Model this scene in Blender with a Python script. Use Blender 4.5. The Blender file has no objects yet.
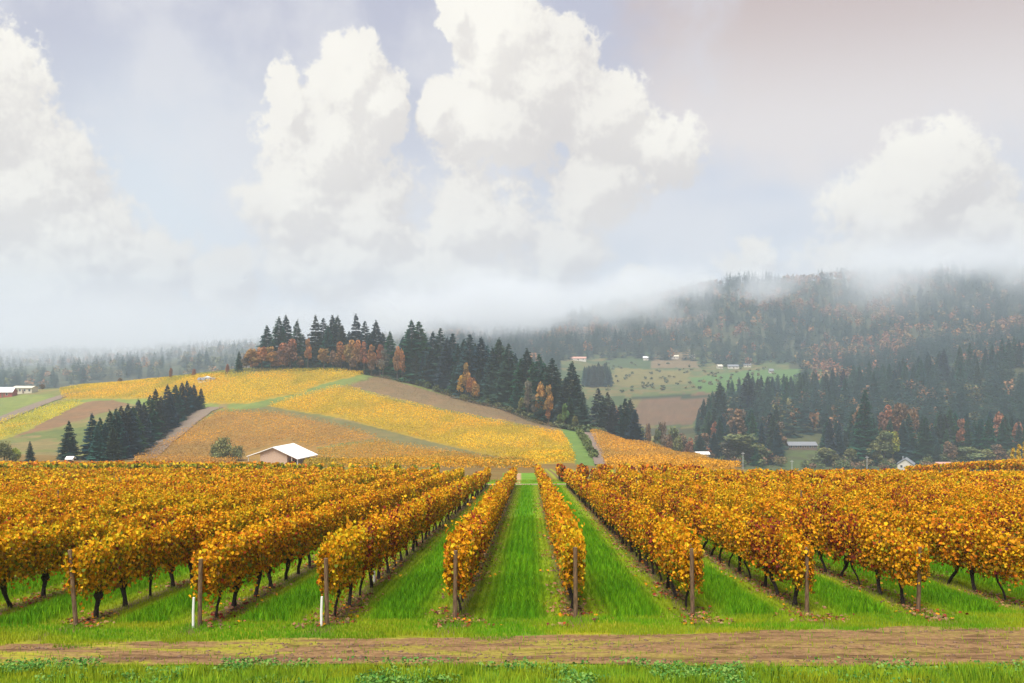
import bpy, bmesh, math, random
import numpy as np
from math import radians, sin, cos, pi
random.seed(7); rng = np.random.default_rng(7)
sc = bpy.context.scene
COL = sc.collection
F = 910.0; CX = 512.0; CY = 341.5; CAMZ = 3.4; SL = 0.1181

# ------------------------------------------------------------------ camera
cam = bpy.data.cameras.new('camera'); cam.sensor_width = 36; cam.lens = F/1024*36
cam.clip_end = 12000; cam.clip_start = 0.1
camo = bpy.data.objects.new('camera', cam); COL.objects.link(camo)
camo.location = (0, 0, CAMZ); camo.rotation_euler = (pi/2, 0, 0); sc.camera = camo
sc.view_settings.view_transform = 'Standard'; sc.view_settings.look = 'None'
sc.view_settings.exposure = 0.4; sc.view_settings.gamma = 1
sc.cycles.max_bounces = 7; sc.cycles.diffuse_bounces = 3; sc.cycles.glossy_bounces = 1
sc.cycles.transmission_bounces = 3; sc.cycles.volume_bounces = 4; sc.cycles.transparent_max_bounces = 6
sc.cycles.volume_step_rate = 1.0; sc.cycles.volume_max_steps = 64
sc.cycles.use_denoising = True

SUN_EL, SUN_AZ = 62.0, 205.0          # azimuth clockwise from +Y: behind the camera to the left
sun = bpy.data.lights.new('sun', 'SUN'); sun.energy = 5.0; sun.angle = radians(32); sun.color = (1, .95, .87)
suno = bpy.data.objects.new('sun', sun); COL.objects.link(suno)
_e, _a = radians(SUN_EL), radians(SUN_AZ)
from mathutils import Vector
suno.rotation_euler = Vector((-sin(_a)*cos(_e), -cos(_a)*cos(_e), -sin(_e))).to_track_quat('-Z', 'Y').to_euler()

# ------------------------------------------------------------------ node helper
class NT:
    def __init__(s, nt): s.nt = nt
    def n(s, t, **kw):
        nd = s.nt.nodes.new(t)
        for k, v in kw.items(): setattr(nd, k, v)
        return nd
    def set(s, sock, v):
        if isinstance(v, bpy.types.NodeSocket): s.nt.links.new(v, sock)
        elif v is not None: sock.default_value = v
    def m(s, op, a, b=None, c=None, clamp=False):
        nd = s.n('ShaderNodeMath', operation=op, use_clamp=clamp)
        for i, v in enumerate((a, b, c)):
            if v is not None: s.set(nd.inputs[i], v)
        return nd.outputs[0]
    def v(s, op, a, b=None, c=None):
        nd = s.n('ShaderNodeVectorMath', operation=op)
        for i, v in enumerate((a, b, c)):
            if v is not None: s.set(nd.inputs[i], v)
        return nd.outputs['Value'] if op in ('LENGTH', 'DOT_PRODUCT') else nd.outputs[0]
    def noise(s, vec, scale, detail=4, rough=.55, dim='3D', dist=0):
        nd = s.n('ShaderNodeTexNoise', noise_dimensions=dim)
        s.set(nd.inputs['Vector'], vec); nd.inputs['Scale'].default_value = scale
        nd.inputs['Detail'].default_value = detail; nd.inputs['Roughness'].default_value = rough
        nd.inputs['Distortion'].default_value = dist
        return nd.outputs['Fac']
    def ss(s, x, lo, hi, a=0., b=1.):
        nd = s.n('ShaderNodeMapRange', interpolation_type='SMOOTHSTEP')
        for k, v in zip((0, 1, 2, 3, 4), (x, lo, hi, a, b)): s.set(nd.inputs[k], v)
        return nd.outputs[0]
    def mix(s, f, a, b, mode='MIX'):
        nd = s.n('ShaderNodeMix', data_type='RGBA', blend_type=mode)
        s.set(nd.inputs[0], f)
        for i, v in ((6, a), (7, b)):
            if isinstance(v, tuple) and len(v) == 3: v = (*v, 1)
            s.set(nd.inputs[i], v)
        return nd.outputs[2]
    def xyz(s, vec):
        nd = s.n('ShaderNodeSeparateXYZ'); s.set(nd.inputs[0], vec); return nd.outputs
    def comb(s, x, y, z):
        nd = s.n('ShaderNodeCombineXYZ')
        for i, v in enumerate((x, y, z)): s.set(nd.inputs[i], v)
        return nd.outputs[0]

# ------------------------------------------------------------------ world: Nishita sky behind cumulus cloud
W = bpy.data.worlds.new('World'); sc.world = W; W.use_nodes = True
W.cycles.sampling_method = 'MANUAL'; W.cycles.sample_map_resolution = 512
def sky_uv(px, py):
    x, y, z = (px-CX)/F, 1., (CY-py)/F
    return math.atan2(x, y)*F, math.asin(z/math.sqrt(x*x+y*y+z*z))*F
BLOBS = [(-25,120,72,95),(25,190,80,80),(70,235,80,62),(95,262,95,62),(155,272,50,48),(222,280,46,38),(40,290,160,60),
 (350,84,42,50),(285,110,26,52),(325,150,72,66),(385,110,24,48),(295,205,62,58),(375,225,95,60),(440,285,150,48),(350,262,110,50),
 (456,16,18,30),(500,40,54,62),(540,85,75,65),(600,115,58,50),(655,150,55,38),(495,130,72,70),(590,190,56,48),(470,225,70,56),(440,110,28,45),(560,250,60,50),
 (925,178,62,48),(890,215,68,52),(975,225,62,48),(1030,245,60,55),(925,262,130,35),
 (762,248,20,24),(745,268,38,22),(640,292,42,20),(700,300,60,16)]
HOLES = [(505,160,30,16),(412,212,26,26),(498,182,14,14),(560,60,0,0)]
g = bpy.data.node_groups.new('cumulus', 'ShaderNodeTree')
g.interface.new_socket('P', in_out='INPUT', socket_type='NodeSocketVector')
g.interface.new_socket('D', in_out='OUTPUT', socket_type='NodeSocketFloat')
G = NT(g); gi = G.n('NodeGroupInput'); go = G.n('NodeGroupOutput')
P = gi.outputs[0]
w1 = G.n('ShaderNodeTexNoise', noise_dimensions='2D'); G.set(w1.inputs['Vector'], P)
w1.inputs['Scale'].default_value = .016; w1.inputs['Detail'].default_value = 5; w1.inputs['Roughness'].default_value = .55
wv = G.v('MULTIPLY_ADD', w1.outputs['Color'], (56, 56, 0), (-28, -28, 0))
Pw = G.v('ADD', P, wv)
acc = None
for (bx, by, rx, ry) in BLOBS:
    u, v = sky_uv(bx, by)
    d = G.v('LENGTH', G.v('MULTIPLY_ADD', Pw, (1/rx, 1/ry, 0), (-u/rx, -v/ry, 0)))
    acc = d if acc is None else G.m('SMOOTH_MIN', acc, d, .12)
val = G.m('SUBTRACT', 1.0, acc)
for (bx, by, rx, ry) in HOLES[:2]:
    u, v = sky_uv(bx, by)
    d = G.v('LENGTH', G.v('MULTIPLY_ADD', Pw, (1/rx, 1/ry, 0), (-u/rx, -v/ry, 0)))
    val = G.m('SUBTRACT', val, G.m('MULTIPLY', G.ss(d, 0., 1.6, 1, 0), .5))
n2 = G.noise(P, .035, 6, .6, '2D')
bil = G.m('ABSOLUTE', G.m('MULTIPLY_ADD', n2, 2, -1))
val = G.m('ADD', val, G.m('MULTIPLY_ADD', bil, -.5, .12))
n3 = G.noise(P, .11, 5, .6, '2D')
val = G.m('ADD', val, G.m('MULTIPLY_ADD', n3, .13, -.065))
G.set(go.inputs[0], val)

B = NT(W.node_tree); W.node_tree.nodes.clear()
tc = B.n('ShaderNodeTexCoord'); D = B.v('NORMALIZE', tc.outputs['Generated']); dx = B.xyz(D)
az = B.m('MULTIPLY', B.m('ARCTAN2', dx[0], dx[1]), F); el = B.m('MULTIPLY', B.m('ARCSINE', dx[2]), F)
P = B.comb(az, el, 0)
def dens(p):
    nd = B.n('ShaderNodeGroup'); nd.node_tree = g; B.set(nd.inputs[0], p); return nd.outputs[0]
d0 = dens(P); d1 = dens(B.v('ADD', P, (-16, 24, 0))); d2 = dens(B.v('ADD', P, (-5, 8, 0)))
soft = B.ss(el, 10, 280, .5, .2)
a = B.m('DIVIDE', d0, soft, clamp=True); a = B.m('SMOOTH_MIN', a, 1.0, .1)
a = B.ss(a, 0, 1)
lit = B.ss(B.m('ADD', B.m('MULTIPLY', B.m('SUBTRACT', d0, d1), 1.0), B.m('MULTIPLY', B.m('SUBTRACT', d0, d2), .9)), -.35, .45)
lowf = B.noise(P, .008, 3, .5, '2D')
hgt = B.ss(el, 30, 300)
lit = B.m('ADD', B.m('MULTIPLY', lit, .5), B.m('ADD', B.m('MULTIPLY', hgt, .35), B.m('MULTIPLY_ADD', lowf, .7, -.28)), clamp=True)
sky = B.n('ShaderNodeTexSky'); sky.sky_type = 'NISHITA'; sky.sun_disc = False
sky.sun_elevation = radians(SUN_EL); sky.sun_rotation = radians(SUN_AZ); sky.air_density = 1; sky.dust_density = 3
STR = .12
def c(r, g_, b): return (r/STR, g_/STR, b/STR, 1)
def s2l(v): v /= 255; return v/12.92 if v <= .04045 else ((v+.055)/1.055)**2.4
def px_c(r, g_, b): return c(s2l(r), s2l(g_), s2l(b))
# thin high veil over the Nishita blue
veil = B.mix(B.ss(el, 60, 330), px_c(192, 194, 202), px_c(171, 171, 187))
glow = B.v('LENGTH', B.v('MULTIPLY_ADD', P, (1/130, 1/150, 0), (-sky_uv(170,190)[0]/130, -sky_uv(170,190)[1]/150, 0)))
veil = B.mix(B.ss(glow, 0, 1.3, .75, 0), veil, px_c(202, 208, 215))
glow = B.v('LENGTH', B.v('MULTIPLY_ADD', P, (1/170, 1/130, 0), (-sky_uv(800,160)[0]/170, -sky_uv(800,160)[1]/130, 0)))
veil = B.mix(B.ss(glow, 0, 1.4, .6, 0), veil, px_c(191, 195, 207))
base = B.mix(.92, sky.outputs[0], veil)
# warm high veil, upper right
bu, bv = sky_uv(880, 30)
wd = B.v('LENGTH', B.v('MULTIPLY_ADD', B.v('ADD', P, B.v("MULTIPLY_ADD", B.comb(lowf, lowf, 0), (90, 90, 0), (-45, -45, 0))), (1/270, 1/160, 0), (-bu/270, -bv/160, 0)))
wn = B.noise(P, .012, 5, .55, '2D')
wa = B.ss(B.m('ADD', wd, B.m('MULTIPLY_ADD', wn, .9, -.45)), .45, 1.1, .97, 0)
base = B.mix(B.m('MULTIPLY', B.ss(B.noise(P, .0065, 5, .55, '2D'), .36, .62), .6), base, px_c(203, 202, 206))
wc = B.mix(B.ss(el, 190, 340), px_c(204, 198, 198), px_c(178, 162, 161))
base = B.mix(wa, base, wc)
cc = B.mix(lit, px_c(190, 184, 183), px_c(227, 223, 215))
out = B.mix(a, base, cc)
# mist towards the horizon
out = B.mix(B.ss(el, -10, 45, .35, 0), out, px_c(190, 191, 196))
bg = B.n('ShaderNodeBackground'); B.set(bg.inputs[0], out); bg.inputs[1].default_value = STR
wo = B.n('ShaderNodeOutputWorld'); B.set(wo.inputs[0], bg.outputs[0])

# ------------------------------------------------------------------ numpy noise
_T = rng.random((256, 256))
def vnoise(x, y):
    xi = np.floor(x).astype(int); yi = np.floor(y).astype(int); fx = x-xi; fy = y-yi
    fx = fx*fx*(3-2*fx); fy = fy*fy*(3-2*fy)
    a = _T[xi & 255, yi & 255]; b = _T[(xi+1) & 255, yi & 255]; c_ = _T[xi & 255, (yi+1) & 255]; d = _T[(xi+1) & 255, (yi+1) & 255]
    return (a*(1-fx)+b*fx)*(1-fy)+(c_*(1-fx)+d*fx)*fy
def fbm(x, y, o=4):
    s = 0; w = .5
    for _ in range(o): s = s+w*vnoise(x, y); x = x*2.03+17.3; y = y*2.03+5.1; w *= .5
    return s

# ------------------------------------------------------------------ terrain height
def zpy(Y, py): return CAMZ+(CY-py)*Y/F
def PR(*a): return [(Y, zpy(Y, v)) if k == 'p' else (Y, v) for (Y, k, v) in a]
p_, z_ = 'p', 'z'
def plane(Y): return -SL*Y
PROF = {
 -400: PR((250,p_,461.4),(300,p_,452),(360,p_,436),(430,p_,420),(560,p_,404),(640,z_,-42),(900,z_,-58),(1300,p_,378),(2200,p_,358),(3000,z_,-90)),
 0: PR((250,p_,461.4),(290,p_,455),(340,p_,440),(400,p_,420),(460,p_,405),(500,p_,397),(545,p_,391),(640,z_,-35),(900,z_,-54),(1300,p_,376),(2200,p_,354),(3000,z_,-90)),
 130: PR((180,p_,466.4),(250,p_,464.5),(290,p_,458),(340,p_,440),(400,p_,416),(450,p_,399),(500,p_,385),(520,p_,383),(600,z_,-26),(900,z_,-56),(1300,p_,370),(2200,p_,352),(3000,z_,-90)),
 250: PR((180,p_,466.4),(250,p_,467.5),(285,p_,464),(345,p_,430),(400,p_,402),(450,p_,381),(480,p_,371.5),(520,z_,-13),(600,z_,-19),(900,z_,-52),(1300,p_,362),(2200,p_,341),(3000,z_,-90)),
 345: PR((180,p_,466.4),(250,p_,467.5),(285,p_,464),(345,p_,432),(400,p_,404),(450,p_,381),(480,p_,370.5),(520,z_,-13),(600,z_,-22),(900,z_,-50),(1300,p_,358),(2000,p_,338),(3000,z_,-90)),
 420: PR((250,p_,462),(300,p_,455),(350,p_,436),(420,p_,403),(470,p_,386),(520,z_,-20.5),(650,z_,-38),(900,z_,-48),(1300,p_,352),(1800,p_,328),(2600,z_,-60)),
 500: PR((130,p_,473),(250,p_,464),(300,p_,456),(360,p_,432),(430,p_,409),(480,z_,-31),(600,z_,-50),(900,p_,388),(1200,p_,360),(1700,p_,328),(2600,z_,-60)),
 560: PR((130,p_,473),(200,p_,467),(300,p_,452),(390,p_,428),(450,z_,-40),(550,z_,-57),(700,p_,417),(900,p_,387),(1200,p_,357),(1700,p_,324),(2600,z_,-60)),
 600: PR((130,p_,473),(200,p_,468.5),(280,p_,458),(370,p_,432.5),(430,z_,-44),(520,z_,-60),(700,p_,421),(800,p_,397),(1000,p_,376),(1200,p_,358),(1450,p_,335),(1700,p_,312),(2600,z_,-60)),
 650: PR((130,p_,473),(200,p_,469),(280,p_,457),(330,p_,444.5),(390,z_,-47),(460,z_,-63),(600,z_,-61),(700,p_,425),(800,p_,396),(1000,p_,377),(1200,p_,358),(1450,p_,328),(1700,p_,300),(2600,z_,-60)),
 700: PR((130,p_,473),(200,p_,469),(260,p_,460.5),(285,p_,457.5),(340,z_,-44),(430,z_,-64),(560,z_,-60),(700,p_,420),(800,p_,394),(1000,p_,377),(1200,p_,361),(1450,p_,320),(1700,p_,288),(2600,z_,-60)),
 745: PR((130,p_,473),(190,p_,470),(230,p_,468.5),(300,z_,-44),(400,z_,-64),(500,z_,-64),(560,p_,444),(700,p_,410),(800,p_,391),(1000,p_,378),(1200,p_,364),(1450,p_,318),(1700,p_,283),(2600,z_,-60)),
 800: PR((130,p_,473),(200,p_,475),(300,z_,-50),(400,z_,-65),(500,p_,466),(550,p_,449),(800,p_,395),(950,p_,385),(1200,p_,363),(1450,p_,318),(1700,p_,281),(2600,z_,-60)),
 850: PR((130,p_,473),(200,p_,474),(300,z_,-48),(400,z_,-65),(500,p_,466),(550,p_,452),(800,p_,395),(950,p_,384),(1200,p_,360),(1450,p_,315),(1700,p_,277),(2600,z_,-60)),
 930: PR((130,p_,473),(160,p_,474),(200,p_,477),(300,z_,-46),(400,z_,-65),(500,p_,466),(550,p_,455),(650,p_,428),(800,p_,383),(950,p_,372),(1200,p_,350),(1450,p_,306),(1700,p_,274),(2600,z_,-60)),
 1024: PR((130,p_,473),(160,p_,468),(190,p_,466),(300,z_,-46),(400,z_,-65),(500,p_,468),(550,p_,452),(650,p_,422),(800,p_,366),(950,p_,354),(1200,p_,335),(1450,p_,300),(1700,p_,270),(2600,z_,-60)),
 1400: PR((130,p_,473),(160,p_,467.5),(190,p_,464),(300,z_,-46),(400,z_,-65),(500,p_,468),(550,p_,452),(650,p_,420),(800,p_,362),(950,p_,350),(1200,p_,330),(1450,p_,290),(1700,p_,262),(2600,z_,-60)),
}
GY = np.concatenate([np.arange(-60, 120, 4.), np.arange(120, 800, 3.), np.arange(800, 4200, 10.)])
GP = np.arange(-400, 1401, 10.)
keys = sorted(PROF); tabs = []
for k in keys:
    pr = [(-60, plane(-60)), (0, 0), (128, plane(128))]+[q for q in PROF[k] if q[0] > 128]+[(4200, -90)]
    yy = np.array([q[0] for q in pr]); zz = np.array([q[1] for q in pr])
    t = np.interp(GY, yy, zz)
    for it in range(2):                     # soften the knots, not the flat foreground
        s = t.copy(); s[2:-2] = (t[:-4]+2*t[1:-3]+2*t[2:-2]+2*t[3:-1]+t[4:])/8
        m = GY > 134; t[m] = s[m]
    tabs.append(t)
tabs = np.array(tabs); TAB = np.empty((len(GP), len(GY)))
for j in range(len(GY)): TAB[:, j] = np.interp(GP, keys, tabs[:, j])
def height(X, Y):
    X = np.asarray(X, float); Y = np.asarray(Y, float)
    px = np.clip(CX+F*X/np.maximum(Y, 1.), GP[0], GP[-1]-1e-3)
    i = (px-GP[0])/10; i0 = i.astype(int); i0 = np.minimum(i0, len(GP)-2); fi = i-i0
    Yc = np.clip(Y, -60, 4190); j = np.interp(Yc, GY, np.arange(len(GY))); j0 = np.minimum(j.astype(int), len(GY)-2); fj = j-j0
    z = (TAB[i0, j0]*(1-fj)+TAB[i0, j0+1]*fj)*(1-fi)+(TAB[i0+1, j0]*(1-fj)+TAB[i0+1, j0+1]*fj)*fi
    far = np.clip((Y-560)/500, 0, 1)
    z = z+far*(fbm(X/160+3, Y/160+9, 3)-.44)*16
    z = z+np.clip((Y-140)/100, 0, 1)*(fbm(X/25, Y/25, 2)-.37)*.5
    return z
def H(x, y): return float(height(x, y))
def proj(X, Y, Z): return CX+F*X/Y, CY-F*(Z-CAMZ)/Y
def hit(px, py, ymin=130, ymax=2300):
    Ys = np.arange(ymin, ymax, 1.0); X = (px-CX)/F*Ys; zr = zpy(Ys, py); zt = height(X, Ys)
    k = np.nonzero(zr <= zt)[0]
    i = k[0] if len(k) else len(Ys)-1
    return X[i], Ys[i], zt[i]
def at(px, Y): X = (px-CX)/F*Y; return X, Y, H(X, Y)
def inpoly(px, py, poly):
    r = np.zeros(px.shape, bool); n = len(poly); j = n-1
    for i in range(n):
        xi, yi = poly[i]; xj, yj = poly[j]
        if yi != yj:
            r ^= ((yi > py) != (yj > py)) & (px < (xj-xi)*(py-yi)/(yj-yi)+xi)
        j = i
    return r

# ------------------------------------------------------------------ object helpers
def link(o, parent=None):
    COL.objects.link(o)
    if parent: o.parent = parent
    return o
def tag(o, label=None, cat=None, group=None, kind=None):
    if label: o['label'] = label
    if cat: o['category'] = cat
    if group: o['group'] = group
    if kind: o['kind'] = kind
    return o
def mesh_np(name, V, Fc, mat, cols=None, mi=None, smooth=False):
    """V (n,3); Fc (m,k) all the same k, or list of arrays"""
    me = bpy.data.meshes.new(name)
    Fs = Fc if isinstance(Fc, list) else [Fc]
    loops = np.concatenate([f.ravel() for f in Fs]).astype(np.int32)
    tot = np.concatenate([np.full(len(f), f.shape[1]) for f in Fs]).astype(np.int32)
    st = np.concatenate([[0], np.cumsum(tot)[:-1]]).astype(np.int32)
    me.vertices.add(len(V)); me.vertices.foreach_set('co', np.asarray(V, np.float32).ravel())
    me.loops.add(len(loops)); me.loops.foreach_set('vertex_index', loops)
    me.polygons.add(len(tot)); me.polygons.foreach_set('loop_start', st); me.polygons.foreach_set('loop_total', tot)
    if mi is not None: me.polygons.foreach_set('material_index', np.asarray(mi, np.int32))
    if smooth: me.polygons.foreach_set('use_smooth', np.ones(len(tot), bool))
    if cols is not None:
        at_ = me.color_attributes.new('Col', 'FLOAT_COLOR', 'POINT')
        c4 = np.ones((len(V), 4), np.float32); c4[:, :3] = cols; at_.data.foreach_set('color', c4.ravel())
    me.update(calc_edges=True)
    for m_ in (mat if isinstance(mat, (list, tuple)) else [mat]): me.materials.append(m_)
    return me
class MB:
    """collects boxes, tubes and free polygons into one mesh"""
    def __init__(s): s.v = []; s.f = []
    def add(s, vs, fs): o = len(s.v); s.v += [tuple(v) for v in vs]; s.f += [tuple(i+o for i in f) for f in fs]; return s
    def box(s, x0, x1, y0, y1, z0, z1):
        return s.add([(x0,y0,z0),(x1,y0,z0),(x1,y1,z0),(x0,y1,z0),(x0,y0,z1),(x1,y0,z1),(x1,y1,z1),(x0,y1,z1)],
                     [(0,3,2,1),(4,5,6,7),(0,1,5,4),(1,2,6,5),(2,3,7,6),(3,0,4,7)])
    def tube(s, pts, rad, n=7, wob=0.):
        pts = [Vector(p) for p in pts]; rings = []
        for i, p in enumerate(pts):
            d = (pts[min(i+1, len(pts)-1)]-pts[max(i-1, 0)]).normalized()
            u = d.orthogonal().normalized(); u = (Vector((1,0,0))-d*d.x); u = u.normalized() if u.length > .1 else d.orthogonal().normalized()
            w = d.cross(u); r = rad[i] if hasattr(rad, '__len__') else rad
            rings.append([p+(u*cos(2*pi*k/n)+w*sin(2*pi*k/n))*r*(1+random.uniform(-wob, wob)) for k in range(n)])
        vs = [q for r_ in rings for q in r_]; fs = []
        for i in range(len(rings)-1):
            for k in range(n): fs.append((i*n+k, i*n+(k+1) % n, (i+1)*n+(k+1) % n, (i+1)*n+k))
        fs.append(tuple(range(n))[::-1]); fs.append(tuple((len(rings)-1)*n+k for k in range(n)))
        return s.add(vs, fs)
    def prism(s, poly, y0, y1):          # polygon in xz extruded along y
        n = len(poly); vs = [(x, y0, z) for x, z in poly]+[(x, y1, z) for x, z in poly]
        return s.add(vs, [tuple(range(n)), tuple(range(2*n-1, n-1, -1))]+[(i, i+n, (i+1) % n+n, (i+1) % n) for i in range(n)])
    def mesh(s, name, mat, smooth=False):
        me = bpy.data.meshes.new(name); me.from_pydata(s.v, [], s.f); me.materials.append(mat)
        if smooth: me.polygons.foreach_set('use_smooth', [True]*len(s.f))
        me.validate(); me.update(); return me
    def obj(s, name, mat, parent=None, smooth=False):
        return link(bpy.data.objects.new(name, s.mesh(name, mat, smooth)), parent)
def empty(name, loc, rz=0):
    o = bpy.data.objects.new(name, None); o.location = loc; o.rotation_euler = (0, 0, rz); o.empty_display_size = .3
    return link(o)
def ordinal(n):
    w = ['first','second','third','fourth','fifth','sixth','seventh','eighth','ninth','tenth','eleventh','twelfth','thirteenth','fourteenth','fifteenth','sixteenth','seventeenth','eighteenth','nineteenth']
    if n <= 19: return w[n-1]
    t = {20:'twent',30:'thirt',40:'fort',50:'fift',60:'sixt',70:'sevent',80:'eight',90:'ninet'}[n//10*10] if n < 100 else ''
    if n >= 100: return 'hundred and '+ordinal(n-100) if n > 100 else 'hundredth'
    return t+('ieth' if n % 10 == 0 else 'y '+w[n % 10-1])

# ------------------------------------------------------------------ materials
def mat_new(name):
    m = bpy.data.materials.new(name); m.use_nodes = True; m.node_tree.nodes.clear(); return m, NT(m.node_tree)
def mat_plain(name, col, rough=.8, nscale=8, amt=.25, col2=None, bump=0., spec=.3, metal=0., detail=5, stretch=(1,1,1)):
    m, T = mat_new(name); tc = T.n('ShaderNodeTexCoord').outputs['Object']
    if stretch != (1,1,1): tc = T.v('MULTIPLY', tc, stretch)
    n = T.noise(tc, nscale, detail, .6); c2 = col2 or tuple(x*.45 for x in col)
    f = T.ss(n, .35, .7, 0, 1) if col2 else T.m('MULTIPLY', T.ss(n, .35, .75), amt*2, clamp=True)
    b = T.n('ShaderNodeBsdfPrincipled'); T.set(b.inputs['Base Color'], T.mix(f, col, c2))
    b.inputs['Roughness'].default_value = rough; b.inputs['Specular IOR Level'].default_value = spec; b.inputs['Metallic'].default_value = metal
    if bump:
        bp = T.n('ShaderNodeBump'); bp.inputs['Strength'].default_value = bump; bp.inputs['Distance'].default_value = .05
        T.set(bp.inputs['Height'], n); T.set(b.inputs['Normal'], bp.outputs[0])
    o = T.n('ShaderNodeOutputMaterial'); T.set(o.inputs[0], b.outputs[0]); return m
def mat_leaf(name, trans=.35, use_obj=False, rough=.55, jitter=.0):
    m, T = mat_new(name); at_ = T.n('ShaderNodeAttribute', attribute_name='Col').outputs['Color']
    if use_obj:
        oi = T.n('ShaderNodeObjectInfo'); at_ = T.mix(1.0, at_, oi.outputs['Color'], 'MULTIPLY')
    b = T.n('ShaderNodeBsdfPrincipled'); T.set(b.inputs['Base Color'], at_)
    b.inputs['Roughness'].default_value = rough; b.inputs['Specular IOR Level'].default_value = .07
    t = T.n('ShaderNodeBsdfTranslucent'); T.set(t.inputs[0], at_)
    mx = T.n('ShaderNodeMixShader'); mx.inputs[0].default_value = trans; T.set(mx.inputs[1], b.outputs[0]); T.set(mx.inputs[2], t.outputs[0])
    o = T.n('ShaderNodeOutputMaterial'); T.set(o.inputs[0], mx.outputs[0]); return m
M_leaf = mat_leaf('vine leaf', .26)
M_grass = mat_leaf('grass blade', .3)
M_weed = mat_leaf('weed leaf', .25)
M_litter = mat_leaf('fallen leaf', .1)
M_needle = mat_leaf('fir needles', .08, use_obj=True, rough=.7)
M_crown = mat_leaf('autumn crown', .3, use_obj=True)
M_hill = mat_leaf('hill vine leaf', .3)
M_forest = mat_leaf('far forest', .15)
M_bark = mat_plain('vine bark', (.022,.016,.013), .9, 30, col2=(.06,.043,.034), bump=.6)
M_tbark = mat_plain('tree bark', (.09,.065,.05), .9, 3, col2=(.16,.12,.095), bump=.4)
M_post = mat_plain('weathered post', (.21,.13,.075), .9, 9, col2=(.09,.055,.033), bump=.5, stretch=(3,3,.6))
M_tube = mat_plain('white stake', (.82,.82,.78), .5, 6, amt=.1)

# ground
ROWDX = .0198; ROW0 = -1.49; RSP = 2.41
def mat_ground():
    m, T = mat_new('ground'); geo = T.n('ShaderNodeNewGeometry').outputs['Position']; x = T.xyz(geo)
    base = T.n('ShaderNodeAttribute', attribute_name='Col').outputs['Color']
    row = T.n('ShaderNodeAttribute', attribute_name='rows').outputs['Fac']
    n1 = T.noise(geo, .7, 6, .65); n2 = T.noise(geo, 6, 6, .7); n3 = T.noise(geo, 30, 4, .7); nL = T.noise(geo, .09, 4, .6)
    u = T.m('SUBTRACT', x[0], T.m('MULTIPLY', x[1], ROWDX))
    t = T.m('MULTIPLY', T.m('ABSOLUTE', T.m('SUBTRACT', T.m('FRACT', T.m('MULTIPLY_ADD', u, 1/RSP, -ROW0/RSP+.5)), .5)), RSP)
    t = T.m('ADD', t, T.m('MULTIPLY_ADD', n1, .5, -.25)); t = T.m('ADD', t, T.m('MULTIPLY_ADD', n2, .5, -.25))
    soil = T.m('MULTIPLY', T.ss(t, .08, .36, 1, 0), row)
    yel = T.m('MULTIPLY', T.ss(t, .45, .95, 1, 0), row)
    c_ = T.mix(T.ss(n2, .35, .7), base, T.mix(1., base, (.62,.66,.5), 'MULTIPLY'))
    c_ = T.mix(T.m('MULTIPLY', T.ss(n1, .45, .75), .45), c_, T.mix(1., base, (1.5,1.12,.8), 'MULTIPLY'))
    c_ = T.mix(T.m('MULTIPLY', T.ss(nL, .4, .7), .35), c_, T.mix(1., base, (1.3,1.0,.9), 'MULTIPLY'))
    c_ = T.mix(T.m('MULTIPLY', yel, .75), c_, T.mix(n3, (.20,.28,.015), (.30,.29,.03)))
    sc_ = T.mix(T.ss(n3, .3, .7), (.085,.052,.034), (.2,.125,.075))
    c_ = T.mix(T.m('MULTIPLY', soil, .85), c_, sc_)
    b = T.n('ShaderNodeBsdfPrincipled'); T.set(b.inputs['Base Color'], c_); b.inputs['Roughness'].default_value = .95
    b.inputs['Specular IOR Level'].default_value = .1
    bp = T.n('ShaderNodeBump'); bp.inputs['Strength'].default_value = .7; bp.inputs['Distance'].default_value = .06
    T.set(bp.inputs['Height'], T.m('ADD', n2, T.m('MULTIPLY', n3, .5))); T.set(b.inputs['Normal'], bp.outputs[0])
    o = T.n('ShaderNodeOutputMaterial'); T.set(o.inputs[0], b.outputs[0]); return m
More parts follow.
